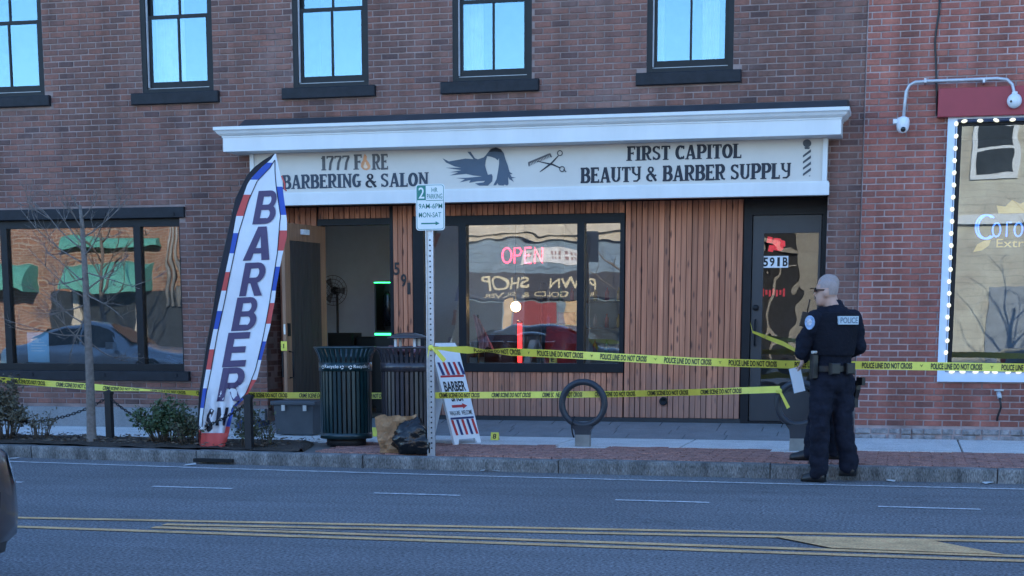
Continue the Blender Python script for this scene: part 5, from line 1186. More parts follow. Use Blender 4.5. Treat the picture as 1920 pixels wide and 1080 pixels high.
# bike rings
def bike_ring(px, py, lab, cable):
    g = G(px, py, .134); x, y = g.x, g.y; s = W(px+50, 757, y).x-W(px, 757, y).x; zc = W(px, 757, y).z; Rr = s*.80; tr = .034
    t_ = thing('bike_ring', lab, 'bike rack', (x, y, .134), 'ring bike racks along the kerb')
    BRM = M('ring_black', (.026, .032, .042), .45, var=.15)
    mb = MB(); mb.tube([(x+Rr*math.cos(i*math.pi/24), y, zc+Rr*math.sin(i*math.pi/24)) for i in range(48)], tr, 12, closed=True); mb.build('ring', BRM, t_)
    nk = [(zc-Rr-.0, .12, .04), (zc-Rr-.05, .085, .038), (zc-Rr-.1, .078, .038), (.134+.13, .075, .038), (.134+.125, .075, .038)]
    mb = MB(); mb.loft([[(x-a_, y-b_, z), (x+a_, y-b_, z), (x+a_, y+b_, z), (x-a_, y+b_, z)] for z, a_, b_ in nk[::-1]], smooth=False); mb.build('neck', BRM, t_)
    MB().cbox(x-.078, x+.078, y-.042, y+.042, .136, .134+.13, .004).build('sleeve', M('grey_sleeve', (.23, .22, .2), .7), t_)
    MB().box(x-.26, x+.26, y-.14, y+.14, .128, .139).build('pad', M('concrete', (.36, .36, .35), .85), t_)
    if cable: MB().tube([(x-.08, y-.05, .134+.32), (x-.11, y-.07, .134+.24), (x-.1, y-.07, .134+.15), (x-.085, y-.06, .134+.1)], .008, 6).build('lock_cable', BLACK, t_)
    return Vector((x, y, zc)), Rr
RG1, _ = bike_ring(1093, 838, 'black ring bike rack standing clear in front of the wood cladding', True)
RG2, _ = bike_ring(1495, 846, 'black ring bike rack half hidden behind the officer', False)
# evidence markers
def marker(px, py, z, ch, lab, Y=None, s=1.):
    g = G(px, py, z) if Y is None else W(px, py, Y); x, y = g.x, g.y; w_, h_ = .045*s, .085*s; z = g.z
    t_ = thing('evidence_marker', lab, 'marker', (x, y, z), 'yellow evidence markers')
    MB().add([(x-w_, y-.03, z), (x+w_, y-.03, z), (x+w_, y, z+h_), (x-w_, y, z+h_), (x-w_, y+.03, z), (x+w_, y+.03, z), (x-w_, y-.028, z), (x+w_, y-.028, z), (x+w_, y+.002, z+h_-.004), (x-w_, y+.002, z+h_-.004)],
             [(0,1,2,3), (3,2,5,4), (9,8,7,6)]).build('tent', YELLOW, t_)
    if ch:
        mb = MB(); put_text(mb, ch, (0,0,0), (0,0,0), (0,0,0), .02, fn=lambda a_, b_: Vector((x-w_*.45+w_*.9*a_, y-.032+.03*(.18+.64*b_), z+h_*(.18+.64*b_)))); mb.build('numeral', TXTBLK, t_)
marker(928, 825, .138, '8', 'small yellow numbered evidence tent on the pavement left of the bike ring')
marker(700, 818, .138, '', 'yellow evidence tent between the two slatted bins', s=1.2)
marker(485, 800, .14, '', 'yellow evidence tent on the pavement beside the grey tote')
marker(1037, 681, .14, 'E', 'yellow lettered evidence tent inside the shop window', Y=YS+.3)
g = dm @ Vector((dw+.01, -.03, .86))
et = MB().box(g.x-.01, g.x+.065, g.y-.02, g.y-.017, g.z-.05, g.z+.06).build('evidence_tag', YELLOW, label='yellow evidence tag hanging from the handle of the open wooden door', cat='tag')
mb = MB(); mb.box(g.x+.02, g.x+.03, g.y-.0235, g.y-.021, g.z-.02, g.z+.03); mb.build('tag_mark', TXTBLK, et)
p = G(712, 846, .136)
# grey tote
a = G(512, 808, .14); b = G(588, 806, .14)
ty = 17.45; xa, xb = W(513, 780, ty).x, W(590, 780, ty).x; zt_ = W(550, 752, ty).z
tt = thing('storage_tote', 'dark grey lidded storage tote at the left of the recessed entrance', 'tote', ((xa+xb)/2, ty, .145))
TG = M('tote_grey', (.075, .085, .095), .5, var=.12)
rr = [[(xa+.03-k_, ty-k_, z), (xb-.03+k_, ty-k_, z), (xb-.03+k_, ty+.33+k_, z), (xa+.03-k_, ty+.33+k_, z)] for z, k_ in ((.146, 0), (zt_-.05, .02), (zt_-.049, .032))]
MB().loft(rr, smooth=False).build('tub', TG, tt)
MB().cbox(xa-.02, xb+.02, ty-.05, ty+.39, zt_-.048, zt_, .012).build('lid', TG, tt)
for q in (.28, .8): MB().box(xa+(xb-xa)*q-.02, xa+(xb-xa)*q+.02, ty-.06, ty-.045, zt_-.11, zt_-.045).build('latch', M('pale_plastic', (.55, .54, .5), .4), tt)
g = G(462, 806, .14)
cs_ = thing('camera_bag', 'small dark blue camera bag on the pavement behind the shrubs', 'bag', (g.x, g.y+.1, .138))
MB().cbox(g.x-.14, g.x+.22, g.y, g.y+.22, .139, .25, .03).build('bag_body', M('blue_nylon', (.02, .04, .1), .6), cs_)
MB().box(g.x+.02, g.x+.12, g.y-.012, g.y+.001, .17, .22).build('pocket', M('pale_nylon', (.45, .5, .55), .6), cs_)
#PART5
# ================================================================== chain posts, planting
PB = M('post_black', (.012, .012, .014), .5)
def cpost(x, y, pxy, lab):
    zt_ = W(*pxy, y).z
    t_ = thing('chain_post', lab, 'post', (x, y, .15), 'chain fence posts of the planting bed')
    MB().box(x-.035, x+.035, y-.035, y+.035, .1, zt_-.03).build('shaft', PB, t_)
    MB().loft([[(x-a_, y-a_, z), (x+a_, y-a_, z), (x+a_, y+a_, z), (x-a_, y+a_, z)] for z, a_ in ((zt_-.03, .042), (zt_-.005, .042), (zt_+.015, .01))], smooth=False).build('cap', PB, t_)
    return Vector((x, y, zt_-.06))
g = G(207, 826, .14); c1_ = cpost(g.x, g.y, (207, 734), 'black square chain post beside the young tree')
g = G(468, 842, .14); c2_ = cpost(g.x, g.y, (468, 742), 'black square chain post right of the barber flag')
g = G(-95, 824, .14); c3_ = cpost(g.x, g.y, (-95, 738), 'black square chain post beyond the left edge')
def chain(a, b, sag, lab):
    n = max(8, int((b-a).length/.032)); mb = MB()
    pts = [a.lerp(b, i/n)-Vector((0, 0, sag*4*(i/n)*(1-i/n))) for i in range(n+1)]
    for i in range(n):
        p, q = pts[i], pts[i+1]; d = (q-p).normalized(); s_ = Vector((0, 1, 0)) if i % 2 else Vector((0, 0, 1)); s_ = (s_-d*s_.dot(d)).normalized(); m_ = (p+q)/2; L = (q-p).length*.72
        mb.tube([m_+d*L*math.cos(t*math.pi/5)+s_*.013*math.sin(t*math.pi/5) for t in range(10)], .0052, 5, closed=True)
    mb.build('chain', PB, label=lab, cat='chain', group='chains of the planting bed')
chain(c3_, c1_, .26, 'sagging black chain left of the post beside the young tree')
chain(c1_, c2_, .32, 'sagging black chain between the young tree post and the flag post')
# bare young tree
YT_ = G(172, 828, .15).y
tr = thing('young_tree', 'thin bare young street tree in the planting bed on the left', 'tree', (G(172, 828, .15).x, YT_, .15))
tp = [(172, 834, 11), (172, 826, 8.5), (171, 790, 7.4), (169, 720, 7), (166, 650, 6.3), (163, 580, 5.6), (160, 520, 5), (157, 470, 4.4), (154, 420, 3.4), (150, 385, 2.4)]
PXM = 1/150
pts = [W(x, y, YT_+.0+.01*math.sin(i)) for i, (x, y, r_) in enumerate(tp)]
MB().tube(pts, [r_*PXM for _, _, r_ in tp], 12).build('trunk', BARK, tr)
def twig(mb, p, d, L, r, depth):
    n = 6; P = [p]; dd = d.copy()
    for i in range(n):
        dd = (dd+Vector((random.uniform(-.16, .16), random.uniform(-.16, .16), random.uniform(-.06, .12)))).normalized(); P.append(P[-1]+dd*L/n)
    mb.tube(P, [r*(1-.75*i/n) for i in range(n+1)], 5)
    if depth > 0:
        for k in range(3 if depth > 1 else 3):
            i = random.randint(2, n-1); a = (dd+Vector((random.uniform(-.9, .9), random.uniform(-.8, .8), random.uniform(-.4, .6)))).normalized()
            twig(mb, P[i], a, L*random.uniform(.35, .6), r*.55, depth-1)
for (x, y, ex, ey, dy) in ((167, 655, 95, 590, -.3), (166, 640, 235, 690, .2), (165, 610, 60, 560, .3), (164, 590, 120, 660, -.2), (163, 560, 20, 500, -.2), (162, 545, 245, 480, .2), (161, 530, 70, 470, .35), (160, 510, 255, 560, -.2),
                           (159, 495, 15, 440, .1), (158, 480, 215, 395, -.2), (157, 460, 90, 400, .2), (156, 445, 250, 400, .3), (155, 430, 110, 380, -.2), (153, 410, 190, 375, .1), (152, 395, 130, 370, 0), (163, 570, 75, 610, -.4), (160, 520, 100, 545, -.35), (166, 630, 35, 640, .1), (162, 550, 205, 600, -.4), (158, 470, 40, 400, -.1)):
    a, b = W(x, y, YT_), W(ex, ey, YT_+dy); mb = MB(); twig(mb, a, (b-a).normalized()+Vector((0, 0, .02)), (b-a).length, .0095, 3); mb.build('branch', BARK, tr)
# shrubs
def shrub(px, py, Y, rx, rz, nst, nleaf, lab, mat, leafl=.035, grass=False):
    g = W(px, py, Y); t_ = thing('shrub', lab, 'shrub', (g.x, Y, .15)); st_ = MB(); lf = MB()
    for i in range(nst):
        a_ = random.random()*6.28; q = random.random()**.6; e = Vector((g.x+rx*q*math.cos(a_), Y+rx*.6*q*math.sin(a_), .15+rz*(random.uniform(.55, 1) if grass else random.uniform(.35, 1)*(1.1-.5*q*q))))
        b = Vector((g.x+rx*.35*q*math.cos(a_), Y+.1*math.sin(a_), .15)); m_ = b.lerp(e, .55)+Vector((0, 0, rz*.12))
        P = [b, b.lerp(m_, .5), m_, e]; st_.tube(P, [.006, .005, .004, .002], 4)
        for k in range(nleaf//nst):
            t = random.uniform(.3, 1); p = m_.lerp(e, (t-.5)*2) if t > .5 else b.lerp(m_, t*2)
            p = p+Vector((random.gauss(0, .03), random.gauss(0, .03), random.gauss(0, .025))); L = leafl*random.choice((.45, .7, .9, 1.1, 1.5))*random.uniform(.8, 1.2)
            d = Vector((random.gauss(0, 1), random.gauss(0, 1), random.gauss(.3, .7))).normalized(); s_ = d.orthogonal().normalized(); s_ = (Matrix.Rotation(random.random()*6.28, 3, d) @ s_)*L*.28; n_ = d.cross(s_).normalized()*L*.1
            lf.add([p, p+d*L*.5+s_+n_, p+d*L, p+d*L*.5-s_+n_], [(0,1,2), (0,2,3)])
    st_.build('stems', M('shrub_stem', (.1, .075, .055), .8), t_); lf.build('foliage', mat, t_)
LEAF2 = M('olive_leaf', (.075, .085, .045), .6, var=.5, scale=25); LEAF3 = M('dry_leaf', (.11, .1, .065), .7, var=.5, scale=25)
shrub(310, 800, 15.8, .40, .50, 46, 3400, 'low spreading green shrub between the young tree and the flag', LEAF, .038)
shrub(355, 806, 15.62, .22, .36, 18, 800, 'small dark shrub tucked against the base of the barber flag', LEAF2)
shrub(10, 800, 15.95, .30, .74, 40, 2000, 'tall dry grey-green shrub at the left edge of the bed', LEAF3, .045)
shrub(462, 800, 15.5, .16, .46, 20, 800, 'loose olive shrub around the flag post', LEAF2, .036)
shrub(500, 815, 15.6, .14, .40, 10, 220, 'wispy sparse shrub at the right end of the planting bed', LEAF2, .034)
shrub(75, 812, 15.9, .22, .34, 16, 300, 'thin brown twiggy plant left of the young tree', LEAF3, .03, True)
# ================================================================== feather flag
YFL = 15.56
def itp(tab, y):
    for (a, xa), (b, xb) in zip(tab, tab[1:]):
        if y <= b: return xa+(xb-xa)*(y-a)/(b-a)
    return tab[-1][1]
LO = [(288, 515), (300, 495), (312, 478), (330, 462), (372, 441), (430, 428), (524, 407), (574, 400), (652, 386), (740, 373), (810, 370), (838, 371)]
LS = [(288, 515.5), (300, 507), (312, 492), (333, 472), (345, 464), (402, 443.5), (472, 431), (547, 415), (574, 409), (654, 393), (732, 380), (771, 375), (810, 372), (838, 372.5)]
LI = [(288, 516), (300, 515), (315, 506), (340, 482), (376, 466), (435, 448), (510, 432), (571, 420), (629, 407), (693, 396), (738, 387), (782, 380), (810, 378), (838, 376)]
RI = [(288, 516.5), (300, 515.5), (322, 515.5), (352, 518), (405, 526), (416, 524.5), (474, 520), (530, 511), (570, 505), (629, 494), (693, 479), (738, 461), (763, 436), (790, 426), (838, 415)]
RO = [(288, 517), (320, 524), (344, 529), (413, 538), (444, 538), (480, 529), (538, 518), (565, 515), (610, 507), (671, 491), (710, 482), (743, 462), (766, 439), (796, 432), (810, 430), (838, 422)]
def fy(x, y): return YFL+.014*math.sin(x*.045+y*.012)+.01*math.sin(y*.03+x*.02)+(.035*math.sin(x*.35+y*.02)*min(1, max(0, (y-690)/90)))
def fp(x, y, off=0.): return W(x, y, fy(x, y)-off)
fb = W(384, 838, YFL); ff = thing('feather_flag', 'tall white barber feather flag with red and blue striped border', 'flag', (fb.x, YFL, .15))
def band(A, B, y0, y1, name, mat, cols=3, step=5, off=0.):
    n = max(1, int((y1-y0)/step)); mb = MB(); vs_ = []
    for i in range(n+1):
        y = y0+(y1-y0)*i/n; a, b = itp(A, y), itp(B, y)
        vs_ += [fp(a+(b-a)*k/cols, y, off) for k in range(cols+1)]
    mb.add(vs_, [(i*(cols+1)+k, (i+1)*(cols+1)+k, (i+1)*(cols+1)+k+1, i*(cols+1)+k+1) for i in range(n) for k in range(cols)], True)
    return mb.build(name, mat, ff)
FWH = M('flag_white', (.74, .76, .8), .7, var=.04); FRD = M('flag_red', (.62, .085, .075), .7, var=.06); FBL = M('flag_blue', (.035, .09, .42), .7, var=.06); FNV = M('flag_sleeve', (.012, .012, .022), .7); FPU = M('flag_letter', (.085, .06, .13), .7, var=.08)
band(LO, LS, 288, 838, 'sleeve', FNV, 2)
band(LI, RI, 288, 838, 'field', FWH, 10)
lc = [288, 305, 337, 365, 405, 437, 475, 510, 545, 583, 617, 655, 693, 728, 765, 805, 838]; lm = 'WBWRWBWRWBWRWBWR'
cmap = {'W': FWH, 'B': FBL, 'R': FRD}
for a, b, c in zip(lc, lc[1:], lm): band(LS, LI, a, b, 'border_patch', cmap[c], 2)
rc = [288, 350, 403, 432, 470, 500, 545, 568, 607, 640, 675, 712, 742, 800, 838]; rm = 'WBWRWBWRWBWRBR'
for a, b, c in zip(rc, rc[1:], rm): band(RI, RO, a, b, 'border_patch', cmap[c], 2)
band([(y, x-.9) for y, x in LI], [(y, x+.9) for y, x in LI], 300, 800, 'seam', FNV, 1, off=.004)
band([(y, x-.8) for y, x in RI], [(y, x+.8) for y, x in RI], 300, 770, 'seam', FNV, 1, off=.004)
band([(y, itp(LI, y)) for y in (806, 815, 825, 838)], [(y, itp(RO, y)) for y in (806, 815, 825, 838)], 812, 838, 'hem_patch', FRD, 6, off=.045)
def _ar(cx, cy, rx, ry, a0, a1, n=8): return arc(cx, cy, rx, ry, a0, a1, n)
BLK = {'B': [('r', 0, 0, .3, 1), ('r', .3, .82, .58, 1), ('r', .3, .42, .62, .58), ('r', .3, 0, .62, .18), ('a', .56, .71, .36, .29, .12, .13), ('a', .6, .29, .4, .29, .13, .13)],
       'R': [('r', 0, 0, .3, 1), ('r', .3, .82, .58, 1), ('r', .3, .38, .62, .55), ('a', .57, .69, .39, .31, .12, .14), ('q', [(.36, .42), (.66, .42), (1, 0), (.66, 0)])],
       'E': [('r', 0, 0, .3, 1), ('r', .3, .81, .92, 1), ('r', .3, .41, .84, .59), ('r', .3, 0, .96, .19)],
       'A': [('q', [(0, 0), (.3, 0), (.58, .99), (.34, .99)]), ('q', [(.7, 0), (1, 0), (.66, .99), (.42, .99)]), ('r', .24, .2, .76, .36)]}
def block(mb, ch, fn):
    for k, g_ in enumerate(BLK[ch]):
        f_ = lambda a, b: fn(a, b, .0006*k)
        if g_[0] == 'r':
            _, x0_, y0_, x1_, y1_ = g_; n = 6; m_ = 3
            vs_ = [f_(x0_+(x1_-x0_)*i/m_, y0_+(y1_-y0_)*j/n) for j in range(n+1) for i in range(m_+1)]
            mb.add(vs_, [(j*(m_+1)+i, j*(m_+1)+i+1, (j+1)*(m_+1)+i+1, (j+1)*(m_+1)+i) for j in range(n) for i in range(m_)])
        elif g_[0] == 'q':
            P = g_[1]; n = 6; L_ = [(P[0][0]+(P[3][0]-P[0][0])*i/n, P[0][1]+(P[3][1]-P[0][1])*i/n) for i in range(n+1)]; R_ = [(P[1][0]+(P[2][0]-P[1][0])*i/n, P[1][1]+(P[2][1]-P[1][1])*i/n) for i in range(n+1)]
            mb.add([f_(*p) for p in L_]+[f_(*p) for p in R_], [(i, n+1+i, n+2+i, i+1) for i in range(n)])
        else:
            _, cx, cy, rx, ry, ix, iy = g_; n = 10; O = [(cx+rx*math.cos(R(-90+180*i/n)), cy+ry*math.sin(R(-90+180*i/n))) for i in range(n+1)]; I = [(cx+ix*math.cos(R(-90+180*i/n)), cy+iy*math.sin(R(-90+180*i/n))) for i in range(n+1)]
            mb.add([f_(*p) for p in O]+[f_(*p) for p in I], [(i, i+1, n+2+i, n+1+i) for i in range(n)])
for ch, x0, y1, wd_, hh in (('B', 473, 421, 40, 63), ('A', 455, 489, 50, 64), ('R', 448, 556, 43, 63), ('B', 433, 621, 44, 63), ('E', 416, 689, 45, 65), ('R', 406, 753, 46, 63)):
    mb = MB(); block(mb, ch, lambda a, b, o_: fp(x0+a*wd_+.19*b*hh, y1-b*hh-a*2, .006+o_)); mb.build('letter', FPU, ff)
mb = MB(); put_text(mb, 'S', (0,0,0), (0,0,0), (0,0,0), .05, fn=lambda a, b: fp(385+a*11+b*4+2.5*math.sin(b*9), 810-b*44, .007)); put_text(mb, 'H', (0,0,0), (0,0,0), (0,0,0), .05, fn=lambda a, b: fp(404+a*17+b*6+2*math.sin(b*11+a*3), 798-b*34, .007)); mb.build('folded_letter', FNV, ff)
MB().tube([fp(itp(LO, y)+1.5, y, -.004) for y in range(842, 287, -12)], [.011 if i < 20 else .007 for i in range(len(range(842, 287, -12)))], 8).build('pole', PB, ff)
MB().tube([(fb.x-.08, YFL, .12), (fb.x-.08, YFL, .3)], .016, 8).build('ground_spike', PB, ff)
t0 = W(530, 348, YFL); MB().tube([W(528, 330, YFL-.02), W(534, 345, YFL-.03), W(533, 354, YFL-.03), W(537, 358, YFL-.03)], .008, 5).build('frayed_tie', FRD, ff)
# ================================================================== police tape
def tape(path, wd_, lab, text, t0, period, tlen, gap, twist=()):
    """path: (px, py, Y); ribbon hanging upright, faces the street"""
    P = [W(x, y, Y) for x, y, Y in path]; S = [0]
    for a, b in zip(P, P[1:]): S.append(S[-1]+(b-a).length)
    def at_(s_):
        for i in range(len(P)-1):
            if s_ <= S[i+1] or i == len(P)-2:
                u = (s_-S[i])/(S[i+1]-S[i]); return P[i].lerp(P[i+1], u)
    def wv(s_): return .010*math.sin(s_*3.1)+.006*math.sin(s_*7.7+1)+.004*math.sin(s_*17)
    def pin(s_):
        k = 1.
        for c, r_ in twist: k = min(k, .25+.75*min(1, abs(s_-c)/r_))
        return k
    L = S[-1]; n = int(L/.06)+2; mb = MB(); vs_ = []
    for i in range(n+1):
        s_ = L*i/n; p = at_(s_); h = wd_/2*pin(s_)
        vs_ += [p+Vector((0, wv(s_)+.022*math.sin(s_*2.3), -h)), p+Vector((0, wv(s_)-.022*math.sin(s_*2.3), h))]
    mb.add(vs_, [(2*i, 2*i+2, 2*i+3, 2*i+1) for i in range(n)], True)
    o = mb.build('police_tape', YELLOW, label=lab, cat='tape', group='yellow police tapes across the pavement')
    s0 = t0
    def f(a, b):
        s_ = s0+a*tlen; p = at_(s_); h = wd_*.72*pin(s_); v = (b-.5)*h
        return p+Vector((0, wv(s_)-.022*math.sin(s_*2.3)*(2*v/wd_)-.0045, v))
    while s0+tlen < L:
        tx = MB(); put_text(tx, text, (0,0,0), (0,0,0), (0,0,0), .03, fn=f); tx.build('tape_phrase', TXTBLK, o)
        for q in (gap,):
            def f2(a, b, s1=s0+tlen+(period-tlen)/2):
                s_ = s1+(a-.5)*.03; p = at_(s_); return p+Vector((0, wv(s_)-.0045, (b-.5)*wd_*.35*pin(s_)))
            if s0+period < L and gap: tx = MB(); put_text(tx, 'Y', (0,0,0), (0,0,0), (0,0,0), .0, fn=f2); tx.build('tape_mark', TXTBLK, o)
        s0 += period
    return o
tape([(808, 652, YP-.03), (850, 655, YP), (1050, 664, 15.25), (1300, 678, 15.28), (1480, 683.5, 15.25), (1700, 686, 15.2), (2150, 693, 15.15)], .074, 'upper yellow police line tape running right from the sign post', 'POLICE LINE DO NOT CROSS', .42, .615, .45, True, twist=((0, .35), (.55, .2)))
tape([(-120, 706, 16.2), (0, 712, 16.25), (207, 728, 16.3), (300, 733, 16.3), (380, 738, 16.3), (480, 741, 16.45), (590, 741.5, 16.62), (692, 742, 16.86), (740, 742, 16.8), (815, 741.5, 15.95), (870, 741, 16.02), (1040, 740, 16.55), (1150, 739, 16.56), (1300, 735.5, 16.5), (1462, 730, 16.36)], .066, 'lower yellow crime scene tape strung from the left to the second bike ring', 'CRIME SCENE DO NOT CROSS', .35, .56, .43, False, twist=((2.6, .6),))
a_ = [W(1407, 606, YS-.1), W(1411, 622, YS-.2), W(1436, 632, 19.0), W(1470, 645, 17.4), W(1492, 657, 16.7)]
mb = MB(); vs_ = []
for i, p in enumerate(a_):
    h = (.01, .014, .024, .026, .02)[i]; vs_ += [p+Vector((0, .01*i, -h)), p+Vector((0, -.01*i, h))]
mb.add(vs_, [(2*i, 2*i+2, 2*i+3, 2*i+1) for i in range(len(a_)-1)], True); mb.build('police_tape', YELLOW, label='short slack yellow tape hanging from the handle of the glass door', cat='tape', group='yellow police tapes across the pavement')
kn = MB(); c = W(808, 652, YP-.04)
kn.ball(tuple(c), (.03, .02, .028), 10, 6)
for dx, dz in ((.1, -.05), (.16, -.11), (-.03, -.07)): kn.add([c+Vector((0, -.012, .012)), c+Vector((dx*.5, -.03, dz*.2)), c+Vector((dx, -.02, dz)), c+Vector((dx*.8, -.02, dz-.03)), c+Vector((dx*.4, -.03, dz*.4-.02))], [(0,1,2,3,4)])
kn.build('tape_knot', YELLOW, label='knotted yellow tape ends tied round the sign post', cat='tape')
c = RG2+Vector((-.2, -.045, .13)); kn = MB(); kn.ball(tuple(c), (.035, .02, .03), 10, 6); kn.add([c+Vector((0, -.02, 0)), c+Vector((.02, -.02, .01)), c+Vector((.12, -.03, -.16)), c+Vector((.09, -.03, -.18))], [(0,1,2,3)])
kn.build('tape_knot', YELLOW, label='knotted yellow tape end tied to the second bike ring', cat='tape')
# ================================================================== people
def fuse(mb, voxel, name, mat, parent, smooth=5, fold=0.):
    me = bpy.data.meshes.new('tmp'); b = WL[parent.name]; me.from_pydata([tuple(Vector(v)-b) for v in mb.v], [], mb.f); me.validate(); o = bpy.data.objects.new('tmp', me); COL.objects.link(o)
    m_ = o.modifiers.new('r', 'REMESH'); m_.mode = 'VOXEL'; m_.voxel_size = voxel; m_.use_smooth_shade = True
    s_ = o.modifiers.new('s', 'SMOOTH'); s_.iterations = smooth; s_.factor = .5
    bpy.context.view_layer.update(); dg = bpy.context.evaluated_depsgraph_get(); r_ = bpy.data.meshes.new_from_object(o.evaluated_get(dg)); bpy.data.objects.remove(o)
    if fold:
        nv = len(r_.vertices); co = [0.]*(3*nv); no = [0.]*(3*nv); r_.vertices.foreach_get('co', co); r_.vertices.foreach_get('normal', no)
        for i in range(nv):
            p = Vector(co[3*i:3*i+3]); q = Vector((p.x*7, p.y*7, p.z*13)); k = noise.noise(q)+.6*abs(noise.noise(q*1.9+Vector((4, 2, 9))))-.4*abs(noise.noise(q*3.3))
            co[3*i:3*i+3] = p+Vector(no[3*i:3*i+3])*fold*k
        r_.vertices.foreach_set('co', co)
    r_.name = name; r_.materials.clear(); r_.materials.append(mat); r_.polygons.foreach_set('use_smooth', [True]*len(r_.polygons))
    q = bpy.data.objects.new(name, r_); COL.objects.link(q); q.parent = parent; WL[q.name] = b.copy(); return q
def person(root, J, lab, ax, faced, extras):
    """J: joints in metres from the root; ax: shoulder axis (unit, to the person's right); faced: gaze direction"""
    t_ = thing('person', lab, 'person', tuple(root), 'police officers at the tape')
    V = {k: root+Vector(v) for k, v in J.items() if k != 's'}
    axv = Vector((ax[0], ax[1], 0)).normalized(); fr_ = Vector((-axv.y, axv.x, 0))
    cen = lambda z: root+Vector((J['c'][0], J['c'][1], z))
    def ell(c, a, b, n=20): return [c+axv*a*math.cos(2*math.pi*i/n)+fr_*b*math.sin(2*math.pi*i/n) for i in range(n)]
    def torso(mb, e, z0=0, z1=9):
        S = [(.86, .165, .115), (.93, .175, .125), (1.0, .168, .12), (1.12, .165, .125), (1.25, .185, .13), (1.38, .203, .128), (1.45, .2, .118), (1.5, .165, .1), (1.54, .085, .078)]
        mb.loft([ell(cen(z*J['s']), a+e, b+e) for z, a, b in S if z0 <= z <= z1])
    def limb(mb, P, rad):
        mb.tube(P, rad, 14)
        for p, r_ in zip(P, rad): mb.ball(tuple(p), r_, 12, 8)
    def mid(a, b, u): return a.lerp(b, u)
    sk = M('skin', (.52, .31, .235), .5, var=.1, scale=12)
    g = Vector((faced[0], faced[1], 0)).normalized(); sd = Vector((g.y, -g.x, 0)); h = V['head']; s = J['s']
    bd = MB(); torso(bd, -.02)
    for k in 'LR':
        limb(bd, [V['sh'+k], V['el'+k], V['wr'+k]], [.045, .04, .03]); limb(bd, [V['hip'+k], V['kn'+k], V['an'+k]+Vector((0, 0, .06))], [.08, .055, .035])
        # palm, four fingers, thumb
        w0, hd = V['wr'+k], V['ha'+k]; d = (hd-w0).normalized(); sp = g.cross(d); sp = sp.normalized() if sp.length > .1 else sd
        nrm = d.cross(sp).normalized(); pc = w0+d*.085
        bd.loft([[w0+d*u+sp*a*math.cos(2*math.pi*i/10)+nrm*b*math.sin(2*math.pi*i/10) for i in range(10)] for u, a, b in ((0, .026, .02), (.03, .034, .018), (.07, .042, .016), (.095, .04, .013))])
        for i, L in enumerate((.065, .075, .07, .055)):
            o_ = pc+sp*(.03-.02*i); bd.tube([o_, o_+d*L*.5+nrm*.012, o_+d*L*.75+nrm*.035, o_+d*L*.72+nrm*.055], [.0095, .009, .0085, .007], 8)
        bd.tube([w0+d*.03+sp*.03, w0+d*.06+sp*.058+nrm*.012, w0+d*.09+sp*.055+nrm*.032], [.012, .0105, .009], 8)
    bd.tube([cen(1.5*s), h-Vector((0, 0, .06))+Vector((0, 0, 0))-g*.02], [.066, .058], 14)
    # head: stacked sections (z, forward reach, back reach, half width)
    H_ = [(-.118, .062, -.005, .025), (-.105, .082, .02, .045), (-.08, .09, .045, .058), (-.05, .093, .07, .066), (-.02, .092, .09, .071), (.01, .093, .1, .074), (.04, .094, .103, .075), (.07, .087, .098, .072), (.095, .068, .08, .06), (.112, .04, .052, .04), (.12, .012, .02, .015)]
    bd.loft([[h+g*((f_-b_)/2+(f_+b_)/2*math.cos(2*math.pi*i/20))+sd*w_*math.sin(2*math.pi*i/20)+Vector((0, 0, z)) for i in range(20)] for z, f_, b_, w_ in H_])
    bd.loft([[h+g*(.085+.0)+sd*.008+Vector((0, 0, .022)), h+g*.085-sd*.008+Vector((0, 0, .022)), h+g*.09+Vector((0, 0, .03))], [h+g*.118+sd*.012+Vector((0, 0, -.022)), h+g*.118-sd*.012+Vector((0, 0, -.022)), h+g*.122+Vector((0, 0, -.014))], [h+g*.088+sd*.016+Vector((0, 0, -.032)), h+g*.088-sd*.016+Vector((0, 0, -.032)), h+g*.1+Vector((0, 0, -.03))]])
    bd.ball(tuple(h+g*.09+Vector((0, 0, -.062))), (.014, .014, .008), 8, 5)
    for q in (-1, 1):
        bd.ball(tuple(h+sd*q*.08-g*.008+Vector((0, 0, -.005))), (.024, .014, .038), 10, 8)
    fuse(bd, .0085, 'body', sk, t_, 3)
    mo = MB(); mo.loft([[h+g*(.096+.006*math.cos(q*math.pi/4))+sd*y_+Vector((0, 0, -.045-.006*abs(y_)/.03+.007*math.sin(q*math.pi/4))) for q in range(8)] for y_ in (-.034, -.018, 0, .018, .034)]); mo.build('moustache', M('grey_moustache', (.12, .1, .095), .9), t_)
    for q in (-1, 1): MB().ball(tuple(h+g*.083+sd*q*.032+Vector((0, 0, .018))), (.013, .013, .009), 8, 6).build('eye', M('eye_dark', (.03, .025, .025), .2), t_)
    hr = MB(); n = 24
    vs_ = []; fs = []
    hs = [(z, f_, b_, w_) for z, f_, b_, w_ in H_]
    for z, f_, b_, w_ in hs: vs_ += [h+g*((f_-b_)/2+((f_+b_)/2+.0025)*math.cos(2*math.pi*i/n))+sd*(w_+.0025)*math.sin(2*math.pi*i/n)+Vector((0, 0, z+(.003 if z > .09 else 0))) for i in range(n)]
    for r_ in range(3, len(hs)-1):
        for i in range(n):
            c_ = math.cos(2*math.pi*(i+.5)/n); z = hs[r_][0]
            if z < -.03: continue
            if -.03 <= z < .03 and c_ > -.2: continue
            if .03 <= z < .065 and c_ > .45: continue
            if z >= .065 and c_ > .8: continue
            fs.append((r_*n+i, r_*n+(i+1) % n, (r_+1)*n+(i+1) % n, (r_+1)*n+i))
    us = sorted({i for f in fs for i in f}); ix = {v: i for i, v in enumerate(us)}
    hr.add([vs_[i] for i in us], [[ix[i] for i in f] for f in fs], True); hr.build('hair', M('cropped_grey_hair', (.37, .29, .265), .85, var=.12, scale=60, bump=.3, bscale=300), t_)
